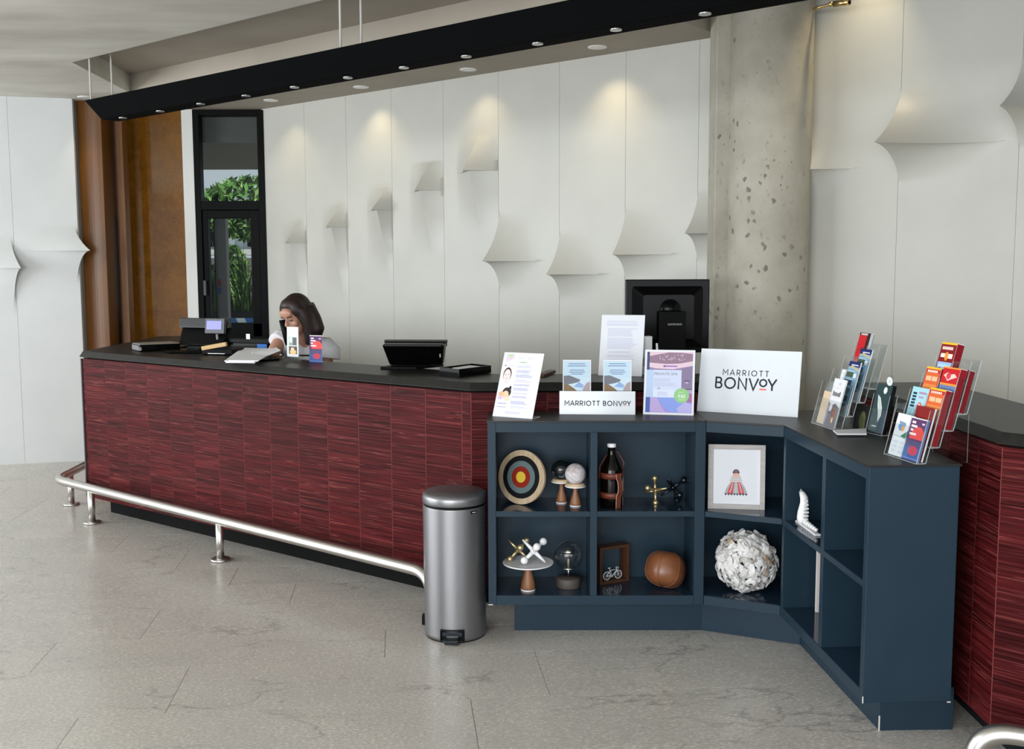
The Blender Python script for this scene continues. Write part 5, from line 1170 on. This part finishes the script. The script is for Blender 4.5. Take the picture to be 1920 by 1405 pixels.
# cards
c1 = thing('card_stand', 'narrow white card with two small photographs in a clear stand', 'sign', (-1.291, 6.085, ZS), R(-32))
mb = MB(); O, up, nn = sheet(mb, .090, .176, .002, R(1), x0=-.046, z0=.030); mb.build('card', PAPER, c1, ws=False)
mb = MB(); mb.plate([(-.095, -.03, 0), (.095, -.03, 0), (.062, -.003, .040), (-.062, -.003, .040)], (0, .003, .0)); mb.plate([(-.095, .035, 0), (.095, .035, 0), (.062, .006, .040), (-.062, .006, .040)], (0, -.003, 0)); mb.build('clear_foot', ACR, c1, ws=False)
p = Print(O, (1, 0, 0), up, nn); p.rect(.018, .142, .070, .147, C(200, 206, 206)); p.rect(.025, .134, .062, .137, C(214, 218, 218)); p.rect(.014, .066, .078, .116, C(150, 166, 160)); p.rect(.018, .084, .042, .114, C(206, 222, 212)); p.rect(.046, .070, .076, .114, C(100, 106, 104)); p.rect(.014, .016, .080, .062, C(96, 86, 70)); p.disc(.048, .028, .026, C(222, 190, 130), ry=.014); p.disc(.044, .044, .014, C(216, 196, 176), ry=.012); p.build(c1)
c2 = thing('card_stand', 'narrow purple and red card in a clear sleeve beside the white card', 'sign', (-1.150, 6.045, ZS), R(-28))
mb = MB(); O, up, nn = sheet(mb, .092, .158, .003, R(2)); mb.build('card', PAPER, c2, ws=False); mb = MB(); mb.bx(-.046, .046, .003, .05, 0, .003); mb.build('clear_foot', ACRE, c2, ws=False)
p = Print(O, (1, 0, 0), up, nn); draw_navy_red(p, .092, .158); p.build(c2)
q = at_z(572, 669, ZS)
setp(MB().tube([q+Vector((-.06, .02, .006)), q+Vector((.05, .0, .006))], .0055, 10).build('pen', BLK), 'black pen lying on the counter before the seated woman', 'pen')
setp(MB().plate([at_z(560, 673, ZS), at_z(582, 673, ZS), at_z(584, 668, ZS), at_z(562, 668, ZS)], (0, 0, .002)).build('note_sheet', PAPER), 'small sheet of white paper beneath the pen', 'paper')
# second terminal
q0 = at_z(722, 692, ZS); q1 = at_z(836, 690, ZS)
te = thing('sales_terminal', 'black tilted sales terminal seen from behind, middle of the counter', 'till', (-.535, 5.60, ZS), R(-6))
def slab(mb, x0, x1, y0, z0, y1, z1, th, mi=0, dx=0):
    up = Vector((dx, y1-y0, z1-z0)); nn = Vector((0, z1-z0, -(y1-y0))).normalized()
    mb.plate([(x0, y0, z0), (x1, y0, z0), Vector((x1, y0, z0))+up, Vector((x0, y0, z0))+up], nn*th, mi); return mb
mb = MB(); mb.add([(-.145, .05, .016), (.150, .05, .016), (.175, -.045, .135), (-.165, -.045, .135), (-.145, .11, .016), (.150, .11, .016), (.178, .05, .150), (-.168, .05, .150)], [(0, 1, 2, 3), (7, 6, 5, 4), (4, 5, 1, 0), (5, 6, 2, 1), (6, 7, 3, 2), (7, 4, 0, 3)]); mb.build('screen_back', BLKG, te, ws=False, bevel=.014, seg=4)
mb = MB(); mb.add([(-.160, .056, .118), (.170, .056, .118), (.178, .02, .152), (-.168, .02, .152), (-.160, .10, .118), (.170, .10, .118), (.180, .062, .158), (-.170, .062, .158)], [(0, 1, 2, 3), (7, 6, 5, 4), (4, 5, 1, 0), (5, 6, 2, 1), (6, 7, 3, 2), (7, 4, 0, 3)]); mb.build('screen_rim', DKG, te, ws=False, bevel=.004)
MB().plate([(-.18, -.02, 0), (.02, -.02, 0), (.14, .16, 0), (-.14, .16, 0)], (0, 0, .014)).build('base', BLK, te, ws=False, bevel=.004); MB().box((.148, -.0, .075), (.006, .012, .02)).build('side_button', GREYP, te, ws=False)
cx2 = thing('card_tray', 'low open black tray numbered two in front of the sales terminal', 'box', (at_z(861, 707.5, ZS).x, at_z(861, 707.5, ZS).y, ZS), 0)
b0, b1, b2_ = at_z(824, 703.5, ZS), at_z(861, 707.5, ZS), at_z(921, 699.5, ZS); b3 = b0+(b2_-b1)
hh_ = .040
for (a_, b_) in ((b0, b1), (b1, b2_), (b2_, b3), (b3, b0)):
    d_ = (b_-a_).normalized(); n_ = Vector((-d_.y, d_.x, 0)); MB().plate([a_, b_, b_+Vector((0, 0, hh_)), a_+Vector((0, 0, hh_))], n_*.006).build('side_wall', BLKG, cx2, bevel=.001)
MB().plate([b0, b1, b2_, b3], (0, 0, .020)).build('tray_floor', BLK, cx2)
MB().plate([b0*.75+b2_*.25+Vector((0, 0, .021)), b1*.85+b3*.15+Vector((0, 0, .021)), b2_*.85+b0*.15+Vector((0, 0, .021)), b3*.85+b1*.15+Vector((0, 0, .021))], (0, 0, .014)).build('paper_slips', PAPER, cx2)
d_ = (b1-b0).normalized(); n_ = Vector((d_.y, -d_.x, 0)); p = Print(b0, d_, (0, 0, 1), n_); ll_ = (b1-b0).length
p.text('2', ll_*.06, .014, .013, C(206, 206, 206)); p.rect(ll_*.06, .010, ll_*.17, .012, C(190, 190, 190)); p.rect(ll_*.86, .010, ll_*.96, .026, C(206, 206, 206)); p.rect(ll_*.885, .014, ll_*.935, .022, C(60, 60, 60)); p.build(cx2, 'lettering')
# monitor behind the counter
mo = thing('monitor', 'black computer monitor seen from behind next to the concrete column', 'monitor', (.915, 6.08, .755), R(3))
Wm, z0m, z1m = .500, 1.165-.755, 1.597-.755
MB().bx(-Wm/2, Wm/2, .012, .030, z0m, z1m).build('screen_panel', BLKG, mo, ws=False, bevel=.006, seg=3)
MB().add([(-.21, .012, z0m+.03), (.21, .012, z0m+.03), (.21, .012, z1m-.04), (-.21, .012, z1m-.04), (-.15, -.022, z0m+.07), (.15, -.022, z0m+.07), (.15, -.022, z1m-.09), (-.15, -.022, z1m-.09)], [(4, 5, 6, 7), (0, 1, 5, 4), (1, 2, 6, 5), (2, 3, 7, 6), (3, 0, 4, 7)]).build('back_cover', BLKG, mo, ws=False, bevel=.012, seg=3)
MB().lathe([(.055, 0), (.06, .012), (.06, .03)], 32, (.01, -.045, z1m-.175), Matrix.Rotation(R(-90), 4, 'X')).build('swivel_mount', BLKG, mo, ws=False)
nkp = MB().bx(-.062, .092, -.075, -.040, .02, z1m-.185).build('stand_neck', BLK, mo, ws=False, bevel=.004)
MB().bx(-.16, .18, -.14, .10, 0, .018).build('stand_base', BLK, mo, ws=False, bevel=.006)
p = Print(Vector((-.062, -.075, 0)), (1, 0, 0), (0, 0, 1), (0, -1, 0)); p.text('SAMSUNG', .077+.012, z1m-.265, .0115, C(196, 198, 202), .082, True); p.build(nkp, 'lettering')
q = at_z(1212, 700, ZS)
wbx = thing('card_boxes', 'small white boxes stacked beside the monitor behind the document stand', 'box', (q.x, 5.25, ZS))
MB().bx(-.055, .045, 0, .07, 0, .045).build('lower_box', C(176, 178, 178), wbx, ws=False, bevel=.002); MB().bx(-.05, .035, .005, .06, .045, .088).build('middle_box', C(150, 152, 152), wbx, ws=False, bevel=.002); MB().bx(-.045, .018, .005, .06, .088, .196).build('upper_box', C(196, 198, 198), wbx, ws=False, bevel=.002)
setp(MB().tube([(at_y(1235, 655, 5.22).x, 5.22, ZS), (at_y(1233, 655, 5.22).x, 5.25, at_y(1233, 644, 5.25).z)], .006, 8).build('white_stick', WHT), 'white plastic stick standing upright behind the spa notice', 'pen')
q = at_z(1028, 701, ZS); setp(MB().plate([at_z(1012, 706, ZS), at_z(1020, 708, ZS), at_z(1042, 700, ZS), at_z(1028, 699, ZS)], (0, 0, .016)).build('notepad', WOODD, bevel=.002), 'small dark notepad partly hidden behind the leaning menu', 'notepad')

# ================================================================== OUTSIDE THE WINDOW
setp(MB().bx(-14, 6, 9.75, 26, -.12, -.02).build('terrace', mk_plain_noise('terrace_paving', (.30, .29, .27), (.40, .39, .37), 8, .8)), 'pale paving outside the window', 'terrace', kind='structure')
setp(MB().bx(-8, 0, 9.75, 12.3, 2.84, 3.4).build('trim_4', mat('canopy_dark', (.10, .10, .10), .8)), 'dark canopy above the terrace outside the window', kind='structure')
LEAFS = [mat('leaf_%d' % i, c, .6, spec=.25) for i, c in enumerate(((.035, .12, .02), (.07, .19, .035), (.20, .34, .10), (.012, .035, .010)))]
def leaves(name, label, cat_, loc, n_, fn_, mats, extra=None):
    t = thing(name, label, cat_, loc); rn_ = random.Random(n_*7+3); mb = MB()
    for i in range(n_): fn_(mb, rn_, i)
    mb.build('foliage', mats, t, ws=False, kind='stuff')
    if extra: extra(t)
    return t
def blade(mb, rn_, i):
    a_ = rn_.uniform(0, 6.28); ln = rn_.uniform(.45, 1.0); lean_ = rn_.uniform(.1, .75); w_ = rn_.uniform(.012, .028); x, y = rn_.uniform(-1.1, 1.1), rn_.uniform(-.16, .16)
    d = Vector((math.cos(a_), math.sin(a_)*.6, 0)); s_2 = Vector((-d.y, d.x, 0)); P = []
    for k_ in range(5):
        t = k_/4; c = Vector((x, y, 0))+d*(ln*lean_*t*t)+Vector((0, 0, ln*(t-.45*lean_*t*t*t))); ww = w_*(1-t)**.6 if k_ < 4 else .001; P += [c-s_2*ww, c+s_2*ww]
    mb.add(P, [(2*k_, 2*k_+1, 2*k_+3, 2*k_+2) for k_ in range(4)], rn_.choice((0, 0, 1, 1, 2, 3)))
def leafball(rx, ry, rz_, sz):
    def f(mb, rn_, i):
        v = Vector((rn_.gauss(0, 1), rn_.gauss(0, 1), rn_.gauss(0, 1))).normalized()*rn_.uniform(.75, 1)**.4; c = Vector((v.x*rx, v.y*ry, v.z*rz_+rz_))
        u = Vector((rn_.gauss(0, 1), rn_.gauss(0, 1), rn_.gauss(0, 1))).normalized(); w_ = u.orthogonal().normalized(); s_2 = sz*rn_.uniform(.6, 1.3)
        mb.add([c-u*s_2, c-w_*s_2*.4, c+u*s_2, c+w_*s_2*.4], [(0, 1, 2, 3)], rn_.choice((0, 1, 1, 2, 3)))
    return f
pb_ = at_y(450, 590, 12.6)
leaves('strappy_plants', 'long bladed green plants in the black planter outside the window', 'plant', (pb_.x, 12.75, 1.16), 420, blade, LEAFS)
plb = setp(MB().bx(pb_.x-1.2, pb_.x+1.2, 12.5, 13.0, .0, 1.17).build('planter', mat('planter_black', (.012, .012, .012), .6), bevel=.01), 'long black planter box outside the window', 'planter')
hq = at_y(434, 490, 14.5); leaves('clipped_hedge', 'clipped light green hedge outside the window', 'hedge', (hq.x, 14.5, 1.30), 900, leafball(.22, .3, .36, .05), LEAFS[1:3]+LEAFS[1:2]+LEAFS[:1]+LEAFS[3:], lambda t: MB().bx(-.22, .22, -.25, .25, -1.3, .45).build('dark_stems', mat('stem_dark', (.03, .04, .02), .9), t, ws=False))
tq_ = at_y(465, 345, 13.6); leaves('tree', 'leafy green tree crown seen through the upper pane', 'tree', (tq_.x+.15, 13.8, 2.05), 1300, leafball(.85, .5, .42, .085), LEAFS, lambda t: MB().tube([(0.35, .2, -2.4), (.3, .1, -.5), (.2, 0, .5)], [.09, .07, .04], 8).build('trunk', WOODG, t, ws=False))
gb = thing('garden_building', 'pale low building across the garden outside the window', 'building', (-5, 19, 0))
wq_ = lambda x, y, Y: at_y(x, y, Y)
MB().bx(-7.5, -2.6, 19, 19.4, 0, 1.9).build('wall', mat('pale_render', (.30, .30, .28), .8), gb); MB().bx(-7.5, -2.6, 18.6, 19.4, 1.95, 2.05).build('ledge', WHT, gb); MB().bx(-7.5, -2.6, 19.6, 20, 2.0, 3.2).build('upper_wall', mat('blue_grey_render', (.38, .43, .47), .7), gb)
for i in range(6): MB().bx(-7.2+i*.75, -6.85+i*.75, 19.55, 19.6, 2.12, 2.6).build('window', BLKG, gb)
pst = at_y(412, 500, 10.4); setp(MB().bx(pst.x-.05, pst.x+.07, 10.4, 10.5, 0, 2.26).build('post', C(110, 112, 114)), 'grey post standing just outside the window', 'post')
q = at_y(411, 530, 10.38); setp(MB().bx(q.x-.012, q.x+.014, 10.385, 10.395, q.z-.035, q.z+.03).build('sticker', C(130, 50, 50)), 'small red sticker on the grey post outside', 'sticker')
q = at_y(411, 545, 10.38); setp(MB().bx(q.x-.012, q.x+.014, 10.385, 10.395, q.z-.035, q.z+.03).build('sticker', C(50, 80, 150)), 'small blue sticker on the grey post outside', 'sticker')
q = at_y(447, 601, 10.2)
aw = thing('barrier_board', 'blue and white striped barrier board outside the window', 'barrier', (q.x, 10.2, q.z-.022))
for i in range(6):
    x0 = -.26+i*.085; MB().plate([(x0, 0, 0), (x0+.085, 0, 0), (x0+.065, 0, .044), (x0-.02, 0, .044)], (0, .02, 0)).build('stripe', C(70, 120, 190) if i % 2 == 0 else C(226, 236, 244), aw, ws=False)
for x in (-.24, .22): MB().bx(x, x+.03, .02, .05, -(q.z-.022), .02).build('leg', GREYP, aw, ws=False)
#PERSON#
# ================================================================== RECEPTIONIST
def remesh(mb, name, mt, parent, vox, smooth=6, kind=None):
    o = mb.build(name, mt, parent)
    m = o.modifiers.new('voxel', 'REMESH'); m.mode = 'VOXEL'; m.voxel_size = vox; m.use_smooth_shade = True
    s_ = o.modifiers.new('smooth', 'SMOOTH'); s_.iterations = smooth; s_.factor = .5
    return o
Hc = at_y(555, 594, 6.56)
pe = thing('person', 'woman with dark hair and white blouse, head bowed, holding a phone behind the counter', 'person', (Hc.x, 6.72, .0))
yw = R(30); pt_ = R(20); ro_ = R(5)
e_f = Vector((-math.sin(yw)*math.cos(pt_), -math.cos(yw)*math.cos(pt_), -math.sin(pt_)))
e_s = e_f.cross(Vector((0, 0, 1))).normalized(); e_u = e_s.cross(e_f).normalized()
e_s, e_u = (e_s*math.cos(ro_)-e_u*math.sin(ro_)).normalized(), (e_u*math.cos(ro_)+e_s*math.sin(ro_)).normalized()
HM = Matrix((e_s, e_f, e_u)).transposed()
def hp_(s_, f_, u_): return Hc+e_s*s_+e_f*f_+e_u*u_
def ell(mb, c, r3, M=None, n=20, m=14):
    M = (M or ID).to_3x3(); prof = [(math.sin(math.pi*i/m), -math.cos(math.pi*i/m)) for i in range(m+1)]; prof[0] = (1e-4, -1); prof[-1] = (1e-4, 1)
    return mb.lathe(prof, n, c, (M @ Matrix.Diagonal(r3)).to_4x4())
body = MB()
ell(body, hp_(0, -.005, .035), (.073, .092, .088), HM); ell(body, hp_(0, .030, -.030), (.058, .060, .080), HM); ell(body, hp_(0, .066, -.092), (.024, .022, .020), HM); ell(body, hp_(0, .020, -.062), (.050, .052, .045), HM)
ell(body, hp_(0, .080, .050), (.050, .016, .030), HM)
body.tube([hp_(0, .086, .018), hp_(0, .104, -.018), hp_(0, .100, -.030)], [.008, .0135, .010], 10); ell(body, hp_(.012, .092, -.029), (.008, .010, .007), HM); ell(body, hp_(-.012, .092, -.029), (.008, .010, .007), HM)
for sg in (-1, 1): ell(body, hp_(sg*.040, .062, -.022), (.020, .020, .022), HM); ell(body, hp_(sg*.074, -.008, -.004), (.008, .018, .030), HM)
ell(body, hp_(0, .084, -.058), (.022, .012, .013), HM)
NB = at_y(563, 648, 6.70)
body.tube([hp_(0, -.018, -.05), (hp_(0, -.018, -.05)+NB)/2, NB, NB-Vector((0, 0, .05))], [.052, .049, .055, .075], 16)
SR = at_y(527, 637, 6.60); SL = at_y(607, 650, 6.72)
CH = Vector((NB.x+.01, NB.y+.02, NB.z-.20)); PVx = Vector((CH.x+.02, CH.y+.16, .66))
body.tube([SR, NB-Vector((0, 0, .055)), SL], [.052, .075, .052], 16)
ell(body, CH, (.150, .100, .17), Matrix.Rotation(R(-12), 3, 'Z').to_4x4()); ell(body, (CH+PVx)/2, (.125, .095, .20)); ell(body, PVx, (.165, .125, .12))
ELR = at_y(504, 676, 6.46); WRR = Vector((ELR.x+.10, ELR.y-.09, .80)); HDR = Vector((WRR.x+.075, WRR.y-.03, .772))
ELL = at_y(617, 700, 6.66); WRL = Vector((ELL.x-.14, ELL.y-.20, .80)); HDL = Vector((WRL.x-.07, WRL.y-.02, .772))
for (S_, E_, W_, Hh) in ((SR, ELR, WRR, HDR), (SL, ELL, WRL, HDL)):
    body.tube([S_, S_*.5+E_*.5, E_, E_*.5+W_*.5, W_, Hh], [.046, .043, .036, .033, .024, .022], 14)
    d_ = (Hh-W_); d_.z = 0; d_.normalize(); s_2 = Vector((-d_.y, d_.x, 0)); ell(body, Hh+d_*.02, (.038, .040, .014))
    for k_, (o_, ln) in enumerate(((-.027, .066), (-.009, .076), (.009, .072), (.027, .058))):
        b0_ = Hh+d_*.035+s_2*o_; body.tube([b0_, b0_+d_*ln*.5+Vector((0, 0, .012)), b0_+d_*ln+Vector((0, 0, -.006))], [.0092, .0085, .0068], 8)
    sd = 1 if Hh is HDR else -1
    b0_ = Hh+s_2*.025*sd; body.tube([b0_, b0_+s_2*.030*sd+d_*.025, b0_+s_2*.034*sd+d_*.055], [.011, .0095, .0075], 8)
for sg in (-1, 1):
    hpv = PVx+Vector((sg*.085, 0, -.01)); kn = hpv+Vector((sg*.03-.14, -.36, -.02)); an_ = Vector((kn.x+.02, kn.y+.05, .10)); tt = an_+Vector((-.04, -.15, -.055))
    body.tube([hpv, hpv*.5+kn*.5, kn, kn*.5+an_*.5, an_], [.085, .072, .052, .050, .034], 14); body.tube([an_, an_+Vector((-.01, -.03, -.045)), tt], [.036, .036, .026], 12)
remesh(body, 'body', SKIN, pe, .0055, 5)
# face details
for sg in (-1, 1):
    MB().tube([hp_(sg*.020, .089, .008), hp_(sg*.031, .087, .005), hp_(sg*.043, .076, .007)], [.0022, .0040, .0022], 8).build('closed_eye', EYEB, pe)
    MB().tube([hp_(sg*.015, .0985, .028), hp_(sg*.030, .0965, .0345), hp_(sg*.047, .083, .029)], [.0028, .0032, .0018], 8).build('eyebrow', BROW, pe)
MB().tube([hp_(.022, .089, -.056), hp_(.008, .098, -.053), hp_(0, .097, -.055), hp_(-.008, .098, -.053), hp_(-.022, .089, -.056)], [.002, .0052, .0045, .0052, .002], 8).build('mouth', LIPS, pe)
# hair
hr = MB(); ell(hr, hp_(0, -.034, .040), (.090, .098, .104), HM); ell(hr, hp_(-.005, .010, .092), (.074, .066, .044), HM); ell(hr, hp_(-.058, .018, .060), (.034, .056, .060), HM); ell(hr, hp_(.062, .008, .055), (.024, .050, .052), HM)
hL = [hp_(-.070, .020, .06), hp_(-.082, .012, .0), hp_(-.086, .004, -.06), hp_(-.076, .01, -.13), hp_(-.050, .03, -.185)]
hr.tube(hL, [.036, .040, .042, .040, .022], 14); hr.tube([hp_(-.07, -.05, .04), hp_(-.098, -.04, -.04), hp_(-.118, -.03, -.11), hp_(-.105, -.02, -.165)], [.05, .052, .044, .018], 14)
hr.tube([hp_(0, -.09, .03), hp_(-.01, -.10, -.06), hp_(-.02, -.09, -.14)], [.075, .072, .05], 14); hr.tube([hp_(.072, -.02, .03), hp_(.078, -.03, -.05), hp_(.066, -.04, -.11)], [.026, .028, .02], 12)
remesh(hr, 'hair', HAIR, pe, .007, 22)
# blouse
sh = MB(); ell(sh, CH+Vector((0, 0, .01)), (.166, .118, .172), Matrix.Rotation(R(-12), 3, 'Z').to_4x4()); ell(sh, (CH+PVx)/2, (.145, .115, .21)); ell(sh, PVx+Vector((0, 0, .04)), (.175, .135, .10))
sh.tube([SR+Vector((.0, 0, -.005)), NB-Vector((0, 0, .075)), SL+Vector((0, 0, -.005))], [.064, .088, .064], 18)
dR = (ELR-SR).normalized(); dL = (ELL-SL).normalized()
sh.tube([SR+Vector((.03, 0, .0)), SR+dR*.0+Vector((-.012, 0, .006)), SR+dR*.035+Vector((-.012, -.01, .01))], [.060, .060, .056], 18)
tip = at_y(625, 657, 6.68)
sh.tube([SL-Vector((.03, 0, 0)), SL+Vector((.02, 0, -.002)), (SL+tip)/2+Vector((.012, 0, -.012)), SL+dL*.085+Vector((.022, 0, 0))], [.062, .066, .066, .070], 18)
remesh(sh, 'blouse', SHIRT, pe, .006, 4)
trs = MB(); ell(trs, PVx-Vector((0, 0, .02)), (.176, .136, .115))
for sg in (-1, 1):
    hpv = PVx+Vector((sg*.085, 0, -.01)); kn = hpv+Vector((sg*.03-.14, -.36, -.02)); an_ = Vector((kn.x+.02, kn.y+.05, .12)); trs.tube([hpv, hpv*.5+kn*.5, kn, kn*.5+an_*.5, an_], [.094, .082, .064, .060, .050], 14)
remesh(trs, 'trousers', mat('dark_trousers', (.02, .02, .025), .8), pe, .008, 4)
ph0, ph1 = at_y(529, 600, 6.49), at_y(541, 646, 6.50)
setp(MB().tube([ph0, (ph0+ph1)/2+Vector((-.004, -.006, 0)), ph1], [.020, .017, .020], 12).build('telephone_handset', BLK, bevel=0), 'black telephone handset held between ear and shoulder of the seated woman', 'phone')
sl_ = thing('stool', 'plain black swivel stool beneath the seated woman', 'stool', (PVx.x, PVx.y+.02, 0))
MB().lathe([(.19, .50), (.20, .52), (.19, .545)], 32).build('seat', BLK, sl_, ws=False); MB().tube([(0, 0, .03), (0, 0, .50)], .025, 12).build('gas_column', STEEL, sl_, ws=False); MB().lathe([(.22, 0), (.21, .02), (.03, .04)], 32).build('base', BLK, sl_, ws=False)
